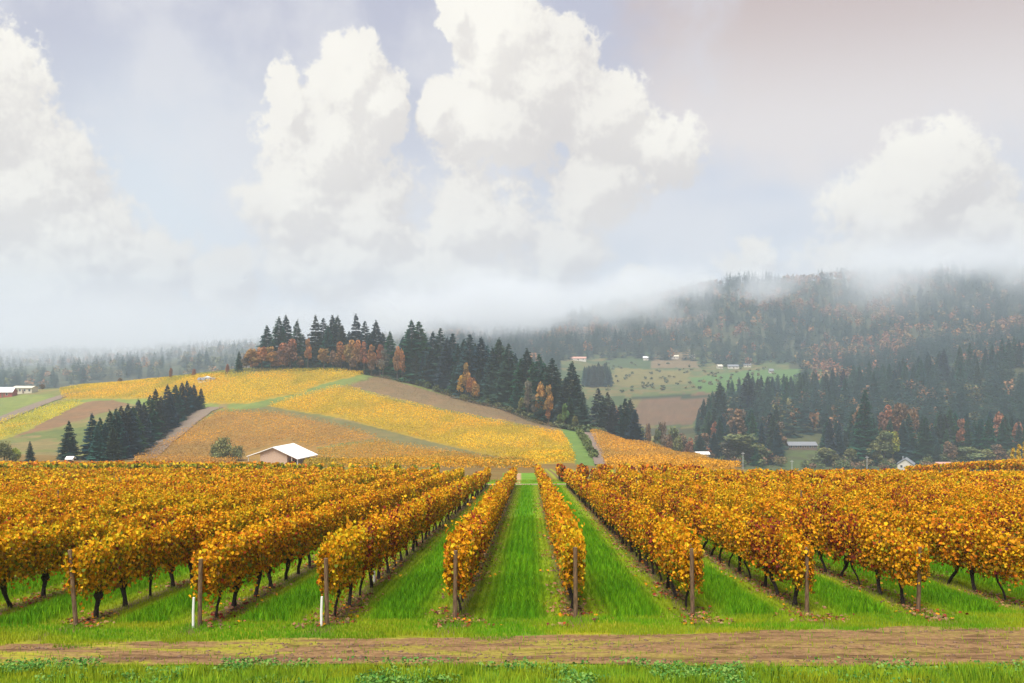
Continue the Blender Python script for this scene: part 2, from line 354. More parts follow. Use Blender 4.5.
def mat_track(name, c1, c2, moss, mossamt, rut=0.):
    m, T = mat_new(name); geo = T.n('ShaderNodeNewGeometry').outputs['Position']; x = T.xyz(geo)
    st = T.v('MULTIPLY', geo, (.35, 1, 1))
    n1 = T.noise(st, 1.6, 7, .62, dist=.4); n2 = T.noise(geo, 9, 6, .7); n3 = T.noise(T.v('MULTIPLY', geo, (.25,1,1)), 5, 6, .65, dist=.6)
    c_ = T.mix(T.ss(n2, .3, .72), c1, c2)
    c_ = T.mix(T.ss(n3, .5, .64, 0, .85), c_, tuple(v*.42 for v in c1))          # clods and wheel scuffs
    for (yr, sl_, wd_, am) in ((14.75,.012,.16,.8),(15.75,.05,.13,.55),(16.3,.07,.1,.35)) if rut else ():
        dr_ = T.m('ABSOLUTE', T.m('ADD', T.m('SUBTRACT', x[1], T.m('MULTIPLY_ADD', x[0], sl_, yr)), T.m('MULTIPLY_ADD', n1, .7, -.35)))
        c_ = T.mix(T.m('MULTIPLY', T.m('MULTIPLY', T.ss(dr_, 0, wd_, 1, 0), T.ss(n2, .3, .6)), am), c_, (.075,.038,.022))
    left = T.ss(x[0], -9, 7, 1, .25)
    gm = T.m('MULTIPLY', T.m('MULTIPLY', T.ss(n1, .47, .6), T.ss(n2, .3, .55)), T.m('MULTIPLY', left, mossamt))
    c_ = T.mix(gm, c_, moss)
    b = T.n('ShaderNodeBsdfPrincipled'); T.set(b.inputs['Base Color'], c_); b.inputs['Roughness'].default_value = .95
    b.inputs['Specular IOR Level'].default_value = .1
    bp = T.n('ShaderNodeBump'); bp.inputs['Strength'].default_value = .9; bp.inputs['Distance'].default_value = .08
    T.set(bp.inputs['Height'], T.m('ADD', n3, T.m('MULTIPLY', n2, .5))); T.set(b.inputs['Normal'], bp.outputs[0])
    o = T.n('ShaderNodeOutputMaterial'); T.set(o.inputs[0], b.outputs[0]); return m
M_ground = mat_ground()
M_road = mat_track('red dirt road', (.18,.10,.045), (.31,.19,.088), (.30,.29,.025), 1., rut=1.)
M_tan = mat_track('tan track', (.3,.22,.13), (.42,.31,.2), (.2,.25,.05), .5)
M_farm = mat_track('grey brown track', (.19,.135,.11), (.25,.19,.155), (.14,.17,.05), .4)

# regions of the hillside seen from the road
A = [(62,399),(60,390),(100,384),(140,382),(205,376),(256,374),(300,371),(345,372),(366,374),(325,383),(300,393),(244,404),(205,403),(150,399)]
A2 = [(130,384),(205,374.5),(256,370),(345,368),(345,372),(256,375),(205,377)]
Bp = [(266,406),(336,387),(347,388),(400,402),(440,411),(500,423),(561,434),(570,445),(575,463),(538,465),(476,452),(440,444),(405,435),(340,418)]
Cp = [(349,386),(374,377),(385,378),(440,394),(500,409),(545,424),(562,432),(500,420),(440,408),(400,399)]
Dp = [(135,460),(150,452),(219,411),(273,413),(340,426),(378,438),(318,447),(322,471),(135,471)]
Ep = [(318,449),(378,441),(440,452),(530,466),(545,475),(300,475)]
Gp = [(589,430),(625,438),(696,457),(744,468),(700,475),(609,475)]
Hp = [(560,424),(572,424),(598,466),(577,466)]
Ip = [(572,424),(582,428),(603,462),(596,462)]
Lp = [(0,422),(62,402),(84,402),(62,415),(14,436),(0,440),(-60,452),(-60,440)]
Mp = [(84,402),(112,400),(130,404),(62,426),(15,437)]
Rf = [(640,398),(720,390),(705,412),(690,425),(630,425)]       # reddish field in the valley
def srgb(*c_): return tuple(s2l(v) for v in c_)

# ------------------------------------------------------------------ ground sheet (polar grid)
pcols = np.arange(-60, 1085, 2.)
ang = np.arctan((pcols-CX)/F)
side = np.linspace(ang[-1], pi, 70)[1:]
ang = np.concatenate([-side[::-1], ang, side])
rows = np.concatenate([[.05], np.linspace(1, 12, 12), np.linspace(12.3, 130, 230), np.linspace(131.5, 620, 300), np.linspace(628, 2300, 170), np.linspace(2340, 2660, 8)])
# rows are depths ahead of the camera; behind and beside it they become plain distances
ca = np.maximum(np.cos(ang), .72)
RR = rows[None, :]/ca[:, None]
GXv = RR*np.sin(ang)[:, None]; GYv = RR*np.cos(ang)[:, None]
GZ = height(GXv, GYv)
n_a, n_r = GXv.shape
idx = np.arange(n_a*n_r).reshape(n_a, n_r)
quad = np.stack([idx[:-1, :-1], idx[1:, :-1], idx[1:, 1:], idx[:-1, 1:]], -1).reshape(-1, 4)
Vg = np.stack([GXv, GYv, GZ], -1).reshape(-1, 3)
X, Y, Z = Vg.T
Ys = np.maximum(Y, 1.); ppx, ppy = proj(X, Ys, Z)
nA = fbm(X/14, Y/14, 4); nB = fbm(X/70+5, Y/70, 4); nJ = (fbm(X/5, Y/5, 3)-.44)
ppx2 = ppx+nJ*5; ppy2 = ppy+nJ*2
gcol = np.empty((len(Vg), 3)); gcol[:] = (.10,.28,.014)                      # grass lanes
def paint(mask, col, amt=1.): gcol[mask] = gcol[mask]*(1-amt)+np.array(col)*amt
head = (Y < 19) & (Y > 13.5); paint(head, (.13,.225,.018))
head2 = (Y > 15.2) & (Y < 18) & (fbm(X*.8, Y*2.2, 3) > .42+.012*(X+2)); paint(head2, (.26,.27,.02))
paint(Y < 14.4, (.12,.23,.02))
paint((Y > 93) & (Y <= 290), (.19,.13,.045)); paint((Y > 93) & (Y < 130) & (X > -1.2) & (X < 1.4+.02*Y), (.13,.27,.03)); paint((Y > 90) & (Y < 128) & (np.abs(ppx-517) < 4), (.42,.28,.17))
hill = (Y > 290) & (Y < 700)
paint(hill, (.16,.17,.06)); paint(hill & (nA > .5), (.2,.17,.075)); paint(hill & (nB > .55), (.12,.15,.05))
w = (Y > 215) & (Y < 600)
paint(w & inpoly(ppx2, ppy2, [(262,405),(405,433),(476,450),(540,464),(530,475),(440,462),(378,446),(318,434),(200,412)]), (.15,.14,.06))
paint(w & inpoly(ppx2, ppy2, [(230,404),(300,393),(345,374),(420,374),(470,398),(400,388),(370,377),(335,388),(268,407),(225,411)]), (.15,.2,.06))
paint(w & inpoly(ppx2, ppy2, [(62,399),(150,399),(215,404),(225,410),(200,412),(130,404),(84,402)]), (.17,.22,.06))
paint(w & inpoly(ppx2, ppy2, [(-60,398),(50,394),(62,399),(0,424),(-60,445)]), (.17,.21,.06))
for pl, cl in ((A,(.32,.24,.03)),(A2,(.2,.2,.04)),(Bp,(.32,.23,.025)),(Cp,(.19,.14,.08)),(Dp,(.25,.155,.045)),(Ep,(.24,.16,.035)),(Gp,(.28,.17,.035)),(Hp,(.12,.2,.05)),(Ip,(.06,.1,.04)),(Lp,(.27,.26,.04)),(Mp,(.2,.125,.07))):
    paint(w & inpoly(ppx2, ppy2, pl), cl)
far = Y >= 620
paint(far, (.055,.06,.035)); paint(far & (ppx < 480) & (nB > .5), (.07,.085,.05))
fld = far & (Y < 1290) & (ppx > 555) & (ppx < 860) & (ppy < 428) & (ppy > 352)
paint(fld & (ppx < 790), (.09,.115,.045)); paint(fld & (nA > .48) & (ppx < 790), (.14,.12,.05)); paint(fld & (nB > .5) & (ppx < 790), (.055,.085,.035))
paint(far & inpoly(ppx2, ppy2, [(655,352),(690,350),(700,368),(650,368)]), (.16,.12,.07))
paint(fld & inpoly(ppx2, ppy2, [(615,368),(690,371),(688,384),(610,386)]), (.15,.135,.05))
paint(fld & inpoly(ppx2, ppy2, Rf), (.13,.085,.055))
paint(fld & inpoly(ppx2, ppy2, [(690,378),(745,371),(860,366),(860,380),(740,392),(700,392)]), (.08,.15,.045))
dk = fld & (np.abs(ppy-(399-(ppx-600)*.03)) < 1.4) & (ppx > 630) & (ppx < 720); paint(dk, (.03,.05,.03))
vall = (Y > 400) & (Y < 620) & (ppx > 655); paint(vall, (.07,.08,.04)); paint(vall & (nA > .45) & (Y < 560), (.075,.105,.04))
paint((Y > 470) & (Y < 620) & inpoly(ppx, ppy, [(925,450),(965,448),(975,470),(915,470)]), (.13,.25,.05))
gcol *= (.8+.4*fbm(X/3+7, Y/3, 3)/.94*1.0)[:, None]
gm = mesh_np('ground', Vg, quad, M_ground, gcol, smooth=True)
rowm = ((Y > 17.0+(X*.07)) & (Y < 84.) | (Y > 93) & (Y < 170) & ((X > 4) | (X < -14))).astype(np.float32)
ra = gm.attributes.new('rows', 'FLOAT', 'POINT'); ra.data.foreach_set('value', rowm)
tag(link(bpy.data.objects.new('ground', gm)), kind='structure')

# road sheets
def strip_mesh(name, cx, cy, half_a, half_b, mat, lift, nw=9, noise=.25):
    """sheet along centre points; half widths either side, ragged edges, draped on the ground"""
    cx = np.asarray(cx, float); cy = np.asarray(cy, float)
    tx = np.gradient(cx); ty = np.gradient(cy); l = np.hypot(tx, ty); nx, ny = -ty/l, tx/l
    s = np.cumsum(np.hypot(np.diff(cx, prepend=cx[0]), np.diff(cy, prepend=cy[0])))
    ea = half_a*(1+noise*(fbm(s/1.3, s*0+3, 4)-.47)*2); eb = half_b*(1+noise*(fbm(s/1.3, s*0+30, 4)-.47)*2)
    t = np.linspace(0, 1, nw); off = -ea[:, None]*(1-t)+eb[:, None]*t
    X = cx[:, None]+nx[:, None]*off; Y = cy[:, None]+ny[:, None]*off
    lf = lift*np.ones_like(X); Z = height(X, Y)+lf
    id_ = np.arange(X.size).reshape(X.shape)
    q = np.stack([id_[:-1, :-1], id_[1:, :-1], id_[1:, 1:], id_[:-1, 1:]], -1).reshape(-1, 4)
    return link(bpy.data.objects.new(name, mesh_np(name, np.stack([X, Y, Z], -1).reshape(-1, 3), q, mat, smooth=True)))
xs = np.arange(-60, 60, .12)
farY = lambda x: 16.55+np.clip(np.asarray(x)*.085, -1.1, 1.6)
tag(strip_mesh('dirt_road', xs, 15.2+xs*0, .95, farY(xs)-15.2, M_road, .012, 17, .22), kind='structure')
xs = np.arange(-45, 45, .3)
tag(strip_mesh('cross_track', xs, 87.0+xs*.02, 1.3, 1.3, M_tan, .03, 9, .5), kind='structure')
def px_track(name, pts, wd, mat, lift=.3, step=2.):
    P_ = [hit(*p)[:2] for p in pts]; cx, cy = [], []
    for a_, b_ in zip(P_[:-1], P_[1:]):
        n = max(2, int(math.dist(a_, b_)/step))
        for i in range(n): cx.append(a_[0]+(b_[0]-a_[0])*i/n); cy.append(a_[1]+(b_[1]-a_[1])*i/n)
    cx.append(P_[-1][0]); cy.append(P_[-1][1])
    k = np.ones(5)/5; px_ = np.convolve(np.pad(cx, 2, 'edge'), k, 'valid'); py_ = np.convolve(np.pad(cy, 2, 'edge'), k, 'valid')
    return tag(strip_mesh(name, px_, py_, wd/2, wd/2, mat, lift, 7, .15), kind='structure')
px_track('farm_track', [(-40,436),(0,420),(30,408),(55,399),(75,392.5)], 8, M_farm)
px_track('farm_track', [(136,460),(160,443),(185,425),(203,412),(218,407)], 9, M_farm)
px_track('farm_track', [(585,432),(592,445),(600,458),(604,466)], 4.5, M_farm)

# ------------------------------------------------------------------ leaf batches
def frames(n, up=.0, r=rng):
    """random orthonormal pairs (u, v), up>0 pulls the leaf normal upward"""
    nrm = r.normal(size=(n, 3)); nrm[:, 2] = np.abs(nrm[:, 2])+up; nrm /= np.linalg.norm(nrm, axis=1)[:, None]
    t = r.normal(size=(n, 3)); u = np.cross(nrm, t); u /= np.linalg.norm(u, axis=1)[:, None]
    return u, np.cross(nrm, u), nrm
def leaf_geo(C, size, up=.2, r=rng, kind='leaf', aspect=1., hang=False):
    n = len(C); u, v, w = frames(n, up, r)
    if hang:                                    # blades hang tip down, facing out of the row
        w = r.normal(size=(n, 3)); w[:, 0] *= 1.5; w[:, 2] = np.abs(w[:, 2])*.75+.15; w /= np.linalg.norm(w, axis=1)[:, None]
        dn = np.array([0, 0, -1.])+r.normal(size=(n, 3))*.35; v = dn-(dn*w).sum(1)[:, None]*w; v /= np.linalg.norm(v, axis=1)[:, None]; u = np.cross(v, w)
    size = np.broadcast_to(size, (n,))[:, None]
    u = u*size; v = v*size*aspect; w = w*size
    if kind == 'quad':
        V = np.stack([C-u*.5-v*.5, C+u*.5-v*.4, C+u*.4+v*.5+w*.1, C-u*.5+v*.5], 1)
        Fq = np.arange(n*4).reshape(n, 4)
        return V.reshape(-1, 3), Fq, 4
    # vine leaf: two folded halves with lobed outline
    V = np.stack([C-v*.35, C+v*.62-w*.1, C+u*.34-v*.5+w*.1, C+u*.58+v*.08+w*.2, C+u*.3+v*.4+w*.08,
                  C-u*.34-v*.5+w*.1, C-u*.58+v*.08+w*.2, C-u*.3+v*.4+w*.08], 1)
    b = (np.arange(n)*8)[:, None]
    Fq = np.concatenate([b+np.array([0,2,3,4]), b+np.array([7,6,5,0])]); Ft = np.concatenate([b+np.array([0,4,1]), b+np.array([0,1,7])])
    return V.reshape(-1, 3), [Fq, Ft], 8
GOLD = np.array([(.74,.37,.010),(.70,.30,.010),(.76,.44,.014),(.58,.25,.012)])
YELG = np.array([(.60,.44,.015),(.50,.40,.015),(.66,.44,.015)])
ORNG = np.array([(.72,.22,.012),(.62,.17,.014),(.75,.29,.014)])
REDD = np.array([(.26,.03,.02),(.17,.025,.022),(.38,.07,.02),(.12,.03,.03)])
BRWN = np.array([(.30,.15,.02),(.20,.10,.025),(.40,.22,.02)])
GREN = np.array([(.20,.24,.015),(.32,.33,.02),(.12,.15,.015)])
def pick(pal, n, r=rng): return pal[r.integers(0, len(pal), n)]
def vine_cols(C, z01, wts, r=rng, rx=None):
    """z01: height in the canopy; wts: gold, yellow green, orange, red, green"""
    n = len(C); c_ = pick(GOLD, n, r); q = r.random(n)
    wg, wy, wo, wr, wgr = wts
    wy = wy*(.2+2.0*z01); wgr = wgr*(2.6-2.5*z01)+.0; wo = wo*(1.3-.6*z01)
    t = np.stack([np.full(n, wg), wy, np.full(n, wo), np.full(n, wr), wgr], 1); t = np.cumsum(t/t.sum(1)[:, None], 1)
    k = (q[:, None] > t).sum(1)
    for i, pal in ((1, YELG), (2, ORNG), (3, REDD), (4, GREN)):
        m = k == i; c_[m] = pick(pal, m.sum(), r)
    m = r.random(n) < .3-.28*z01; c_[m] = pick(BRWN, m.sum(), r)
    return c_*(.84+.28*r.random(n))[:, None]
STY = {'golden': (.62,.08,.16,.04,.12), 'yellow': (.54,.24,.06,.02,.15), 'orange': (.42,.06,.36,.08,.1), 'red-flecked': (.34,.05,.2,.44,.04)}
VSP = 1.32
def canopy_points(n, L, r, bulge=True):
    """leaf positions for one vine: y along the row, x across, z up"""
    y = r.uniform(-.5, .5, n)*L*1.3; q = r.random(n)
    zlo = .54+.16*np.abs(np.sin((y/L)*pi))*r.random()+.09*r.normal(size=n)
    ztop = 1.46+.05*np.cos(y/L*2*pi)*r.uniform(-.5, 1)+.06*r.normal(size=n)
    z = zlo+(ztop-zlo)*q**.75
    hw = .155+.04*np.sin(np.clip((z-.45)/1.15, 0, 1)*pi)+.03*np.cos(y/L*2*pi)
    x = r.choice([-1, 1], n)*hw*np.sqrt(r.random(n))+r.normal(size=n)*.035
    z = z+r.uniform(-.04, .04)+ (vnoise(y*3+r.uniform(0, 99), z*3)-.5)*.12
    return np.stack([x, y, z], 1)
def vine_mesh(name, sty, seed, n=3300):
    r = np.random.default_rng(seed); C = canopy_points(n, VSP, r)
    C = C[vnoise(C[:, 1]*3.4+seed, C[:, 2]*4.2)+.5*vnoise(C[:, 1]*9, C[:, 2]*9+seed)-.25*np.clip((.85-C[:, 2])/.3, 0, 1) > .36]
    ns = 60                                                             # shoots poking out at the top and hanging at the bottom
    for k in range(24):
        y0 = r.uniform(-.5, .5)*VSP; m = 8; top = r.random() < .45
        t = np.linspace(0, 1, m)
        L_ = r.uniform(.12, .42) if top else r.uniform(.12, .4)
        p = np.stack([r.uniform(-.15, .15)+t*r.uniform(-.15, .15), y0+t*r.uniform(-.12, .12), (1.4+t*L_) if top else (.8-t*L_)], 1)
        C = np.concatenate([C, p+r.normal(size=p.shape)*.025])
    V, Fc, k = leaf_geo(C, np.clip(r.normal(.054, .014, len(C)), .028, .09), .15, r, hang=True)
    z01 = np.clip((C[:, 2]-.5)/1.1, 0, 1)
    cols = vine_cols(C, z01, STY[sty], r)
    return mesh_np(name, V, Fc, M_leaf, np.repeat(cols, k, 0))
def trunk_mesh(kind, seed):
    random.seed(seed); m = MB(); U = random.uniform
    if kind == 'thick':
        lx, ly = U(-.11, .11), U(-.22, .22); hz = U(.5, .66); r0 = U(.032, .05)
        pts = [(0,0,-.1),(0,0,.05),(lx*.3,ly*.5,.2),(lx*.9,ly,.36),(lx,ly*1.1,hz-.06),(lx,ly*1.1,hz+.03)]
        m.tube(pts, [r0*1.5,r0*1.15,r0*.85,r0*1.0,r0*1.9,r0*1.1], 8, .24)
        for s in (-1, 1):
            e = U(.1, .2); m.tube([(lx,ly,hz-.05),(lx+U(-.03,.03),ly+s*e*.6,hz+.02),(lx,ly+s*e,hz+.12)], [r0*.9,r0*.6,.018], 6, .15)
    else:
        lx, ly = U(-.15, .15), U(-.32, .32); hz = U(.48, .62); r0 = U(.022, .034)
        pts = [(0,0,-.1),(-lx*.2,-ly*.3,.08),(lx*.1,ly*.2,.24),(lx*.8,ly*.9,.42),(lx,ly,hz)]
        m.tube(pts, [r0*1.3,r0,r0*.9,r0,r0*1.5], 6, .12)
    for k in range(5):
        a_ = U(-.5, .5)*VSP*.8; m.tube([(lx,ly,hz),(lx+U(-.05,.05),ly+(a_-ly)*.5,hz+.25),(lx+U(-.1,.1),a_,hz+.5),(U(-.1,.1),a_+U(-.1,.1),1.4)], [.012,.01,.008,.005], 4)
    return m.mesh('trunk', M_bark)
styles = list(STY); FOL = {s: [vine_mesh('foliage', s, 100+i*17+j) for j in range(4)] for i, s in enumerate(styles)}
TRK = {'thick': [trunk_mesh('thick', 50+i) for i in range(5)], 'slender': [trunk_mesh('slender', 70+i) for i in range(4)]}

# ------------------------------------------------------------------ vineyard rows
START = {-3: 17.48, -2: 17.38, -1: 17.48, 0: 18.09, 1: 18.31, 2: 18.64, 3: 18.87, 4: 19.1}
def row_start(k): return START.get(k, 18.09+.27*k if k > 4 else 17.4)
ROWANG = -math.atan(ROWDX)
vines = []
for k in range(-34, 36):
    u = ROW0+RSP*k; y = row_start(k)+.82; j = 0
    jr = random.Random(k)
    yend = 83.5 if k > 0 else (84.5 if k > -4 else 89)
    if k > 14: yend = 80
    while y < yend:
        vines.append((k, j, u+ROWDX*y+jr.uniform(-.03, .03), y+jr.uniform(-.08, .08))); y += VSP; j += 1
def infr(x, y, mrg=30): return -mrg < CX+F*x/y < 1024+mrg
vines = [v for v in vines if infr(v[2], v[3], 330 if v[3] < 60 else 150)]
vines.sort(key=lambda v: math.hypot(v[2], v[3]))
near = [v for v in vines if infr(v[2], v[3], 22)][:300]; nset = set((v[0], v[1]) for v in near)
rest = [v for v in vines if (v[0], v[1]) not in nset]
seen = {}
for v in near: seen.setdefault(v[0], []).append(v)
def rowname(k): return (ordinal(1-k)+' row left') if k <= 0 else (ordinal(k)+' row right')
def style_at(k, x, y, r):
    t = vnoise(np.array(k*.83+11.), np.array(y*.22+k*2.7)); q = r.random()
    if k in (0,) and y < 26: return 'red-flecked' if q < .6 else 'golden'
    if k in (2, 3): return 'red-flecked' if q < .42 else ('golden' if q < .75 else 'orange')
    if k == -1 and 20 < y < 30: return 'red-flecked' if q < .4 else 'golden'
    if k <= -2: return 'yellow' if t > .56 else ('golden' if q < .7 else 'orange')
    return 'golden' if q < .5 else ('orange' if q < .68 else ('yellow' if q < .86 else 'red-flecked'))
for k in sorted(seen):
    full = (CX+F*(ROW0+RSP*k+ROWDX*row_start(k))/row_start(k)); infull = 0 < full < 1024
    for n_, (kk, j, x, y) in enumerate(sorted(seen[k], key=lambda v: v[1])):
        r = random.Random(k*1000+j); s = style_at(k, x, y, r)
        tk = 'thick' if r.random() < .66 else 'slender'
        o = empty('grapevine', (x, y, H(x, y)), ROWANG+(pi if r.random() < .5 else 0))
        pos = ('vine %s from the end post' if infull else '%s vine in view') % ordinal(n_+1); pos = pos.replace('vine ', '', 1) if infull else pos
        tag(o, f'{s} grapevine, {tk} trunk, {pos}, {rowname(k)} of lane', 'grapevine', 'grapevines in the foreground rows')
        f = link(bpy.data.objects.new('foliage', r.choice(FOL[s])), o); f.scale = (r.uniform(.95, 1.2), r.uniform(.98, 1.08), r.uniform(.96, 1.06))
        t = link(bpy.data.objects.new('trunk', r.choice(TRK[tk])), o); t.rotation_euler = (0, 0, 0 if r.random() < .5 else pi)

# the remaining vines, too many to count: one object
GR3 = (.15,.1,0,0,.75)
STYW = np.array([STY[s] for s in styles])
def bulk(vs, nleaf, size, r, style_fn, hsc=1., wts=None):
    n = len(vs); xy = np.array([(v[2], v[3]) for v in vs]); z0 = height(xy[:, 0], xy[:, 1])
    C = canopy_points(n*nleaf, VSP, r)
    own = np.repeat(np.arange(n), nleaf)
    # every vine its own height and fullness
    hv = r.normal(size=n)*.06; fat = r.uniform(.85, 1.3, n)
    C[:, 2] = C[:, 2]+hv[own]+ (vnoise(xy[own, 1]*1.7+C[:, 1]*2.2, xy[own, 0]*3.1)-.5)*.22
    C[:, 0] *= fat[own]
    W_ = C.copy(); W_[:, 0] = C[:, 0]+xy[own, 0]+ROWDX*C[:, 1]; W_[:, 1] = C[:, 1]+xy[own, 1]; W_[:, 2] = C[:, 2]*hsc+z0[own]-SL*C[:, 1]
    V, Fc, k = leaf_geo(W_, r.uniform(.8, 1.25, len(W_))*size, .15, r, 'quad', hang=True)
    sty = np.array([styles.index(style_fn(v)) for v in vs]); cols = np.empty((len(W_), 3)); z01 = np.clip((C[:, 2]-.5)/1.1, 0, 1)
    for si in range(4):
        m = sty[own] == si
        if m.any(): cols[m] = vine_cols(C[m], z01[m], STYW[si] if wts is None else wts, r)
    tone = .75+.5*fbm(xy[:, 0]/9, xy[:, 1]/9, 3)
    return V, Fc, np.repeat(cols*tone[own][:, None], k, 0)
def trunks(vs, r):
    n = len(vs); xy = np.array([(v[2], v[3]) for v in vs]); z0 = height(xy[:, 0], xy[:, 1])
    lean = r.normal(size=(n, 2))*.08; rad = np.where(r.random(n) < .65, .055, .028)
    V = []
    for (zz, lf, rs) in ((-.1, 0, 1.1), (.32, .6, .85), (.62, 1., 1.2)):
        for k in range(4):
            a_ = k*pi/2+.4; V.append(np.stack([xy[:, 0]+lean[:, 0]*lf+np.cos(a_)*rad*rs, xy[:, 1]+lean[:, 1]*lf+np.sin(a_)*rad*rs, z0+zz], 1))
    V = np.stack(V, 1); b = (np.arange(n)*12)[:, None]; Fq = []
    for lv in (0, 4):
        for k in range(4): Fq.append(b+np.array([lv+k, lv+(k+1) % 4, lv+4+(k+1) % 4, lv+4+k]))
    return V.reshape(-1, 3), np.concatenate(Fq)
b2 = []; b3 = []
for k in range(-50, 50):
    u = ROW0+RSP*k; y = 93.5
    if k >= 1:
        while y < (107 if k < 9 else 172): b2.append((k, 0, u+ROWDX*y+rng.normal()*.03, y)); y += VSP*1.1
    if k <= -4:
        y = 106
        while y < 140: b3.append((k, 0, u+ROWDX*y+rng.normal()*.03, y)); y += VSP*1.3
b2 = [v for v in b2 if infr(v[2], v[3], 150) and (v[0] < 9 or (v[3] > np.interp(CX+F*v[2]/v[3], [900, 960, 1024], [160, 142, 126]) and CX+F*v[2]/v[3] > 915+rng.normal()*5))]; b3 = [v for v in b3 if infr(v[2], v[3])]
b3 = [v for v in b3 if CX+F*v[2]/v[3] < 470 and v[3] < np.interp(CX+F*v[2]/v[3], [0, 200, 320, 470], [132, 132, 112, 108])]
def st_rest(v): return style_at(v[0], v[2], v[3], random.Random(v[0]*1000+v[1]))
def st_red(v): return 'red-flecked' if v[0] < 14 and random.random() < .7 else random.choice(['golden', 'orange', 'golden'])
def st_or(v): return random.choice(['orange', 'orange', 'golden']) if v[3] > 112 else 'yellow'
mid = [v for v in rest if v[3] < 52]; fr = [v for v in rest if v[3] >= 52]
parts = [bulk([v for v in mid if infr(v[2], v[3], 20)], 980, .078, rng, st_rest), bulk([v for v in mid if not infr(v[2], v[3], 20)], 260, .15, rng, st_rest), bulk(fr, 340, .125, rng, st_rest), bulk(b2, 70, .3, rng, st_red), bulk([v for v in b3 if v[3] > 112], 55, .34, rng, st_or), bulk([v for v in b3 if v[3] <= 112], 55, .34, rng, st_or, wts=GR3)]
Vs, Fs, Cs, o_ = [], [], [], 0
for V, Fc, c_ in parts: Vs.append(V); Fs.append(Fc+o_); Cs.append(c_); o_ += len(V)
nleafq = sum(len(f) for f in Fs)
V, Fc = trunks(rest+b2+b3, rng); Vs.append(V); Fs.append(Fc+o_); Cs.append(np.full((len(V), 3), .03))
mi = np.concatenate([np.zeros(nleafq), np.ones(len(Fc))])
me = mesh_np('vine_rows', np.concatenate(Vs), np.concatenate(Fs), [M_leaf, M_bark], np.concatenate(Cs), mi)
tag(link(bpy.data.objects.new('vine_rows', me)), 'dense rows of golden and orange grapevines receding behind the nearest vines', 'vineyard', kind='stuff')
print('VINES', len(near), len(mid), len(fr), len(b2), len(b3), 'quads', len(np.concatenate(Fs)))

# end posts and white stakes
def make_post(h, lean, r0=.043):
    m = MB(); m.tube([(0,0,-.3),(0,0,.0),(lean[0]*.5,lean[1]*.5,h*.5),(lean[0],lean[1],h)], [r0*1.05,r0,r0*.97,r0*.93], 10, .05); return m.mesh('vineyard_post', M_post, False)
POSTD = {-3: ('leaning brown wooden end post of fourth row left of grass lane', 1.46, (-.12,0)),
 -2: ('brown wooden end post beside the left one of two white stakes', 1.3, (.02,0)),
 -1: ('brown wooden end post beside the white stake nearer the grass lane', 1.3, (-.02,0)),
 0: ('dark wooden end post at left edge of the central grass lane', 1.38, (.01,0)),
 1: ('brown wooden end post at right edge of the central grass lane', 1.42, (-.01,0)),
 2: ('grey wooden end post of second row right of grass lane', 1.36, (-.02,0)),
 3: ('grey wooden end post of third row right of grass lane', 1.36, (0,0)),
 4: ('tall grey wooden end post of fourth row right of grass lane', 1.34, (.03,0))}
for k, (lab, h, ln) in POSTD.items():
    y = START[k]; x = ROW0+RSP*k+ROWDX*y
    o = link(bpy.data.objects.new('vineyard_post', make_post(h, ln))); o.location = (x, y, H(x, y)); tag(o, lab, 'post', 'wooden end posts')
    # loose tie wire round the post head is part of the post mesh's look; wires stay hidden in the leaves
for px, k, lab in ((199, -2, 'white stake against the second end post from the left'), (327, -1, 'white stake against the third end post from the left')):
    y = START[k]-.1; x = ROW0+RSP*k+ROWDX*y-.085
    m = MB(); m.tube([(0,0,-.1),(.0,0,.3),(.01,0,.58)], [.024,.024,.022], 10)
    o = m.obj('plastic_stake', M_tube); o.location = (x, y, H(x, y)); tag(o, lab, 'stake', 'white stakes by the end posts')
for k, j, lab in ((-1, 4, 'short white trunk guard in the second row left of grass lane'),):
    y = START[k]+.82+j*VSP-.5; x = ROW0+RSP*k+ROWDX*y
    m = MB(); m.tube([(0,0,-.05),(0,0,.15),(.0,0,.3)], [.03,.03,.03], 10); o = m.obj('trunk_guard', M_tube); o.location = (x-.05, y, H(x, y)); tag(o, lab, 'trunk guard', 'white trunk guards')
# line posts standing above the leaves further back
lp = MB(); lp.tube([(0,0,-.2),(0,0,1.0),(0,0,1.78)], .035, 6); lpm = lp.mesh('line_post', M_post)
for k, y in ((-7, 36), (-5, 40), (-9, 52), (-12, 60), (5, 34), (7, 46), (10, 58), (13, 66), (-15, 74), (3, 48)):
    y = y+row_start(k)-18; x = ROW0+RSP*k+ROWDX*y
    if not infr(x, y, 0): continue
    o = link(bpy.data.objects.new('line_post', lpm)); o.location = (x, y, H(x, y))
    tag(o, f'thin line post rising just above the leaves in the {rowname(k)} of grass lane', 'post', 'line posts')

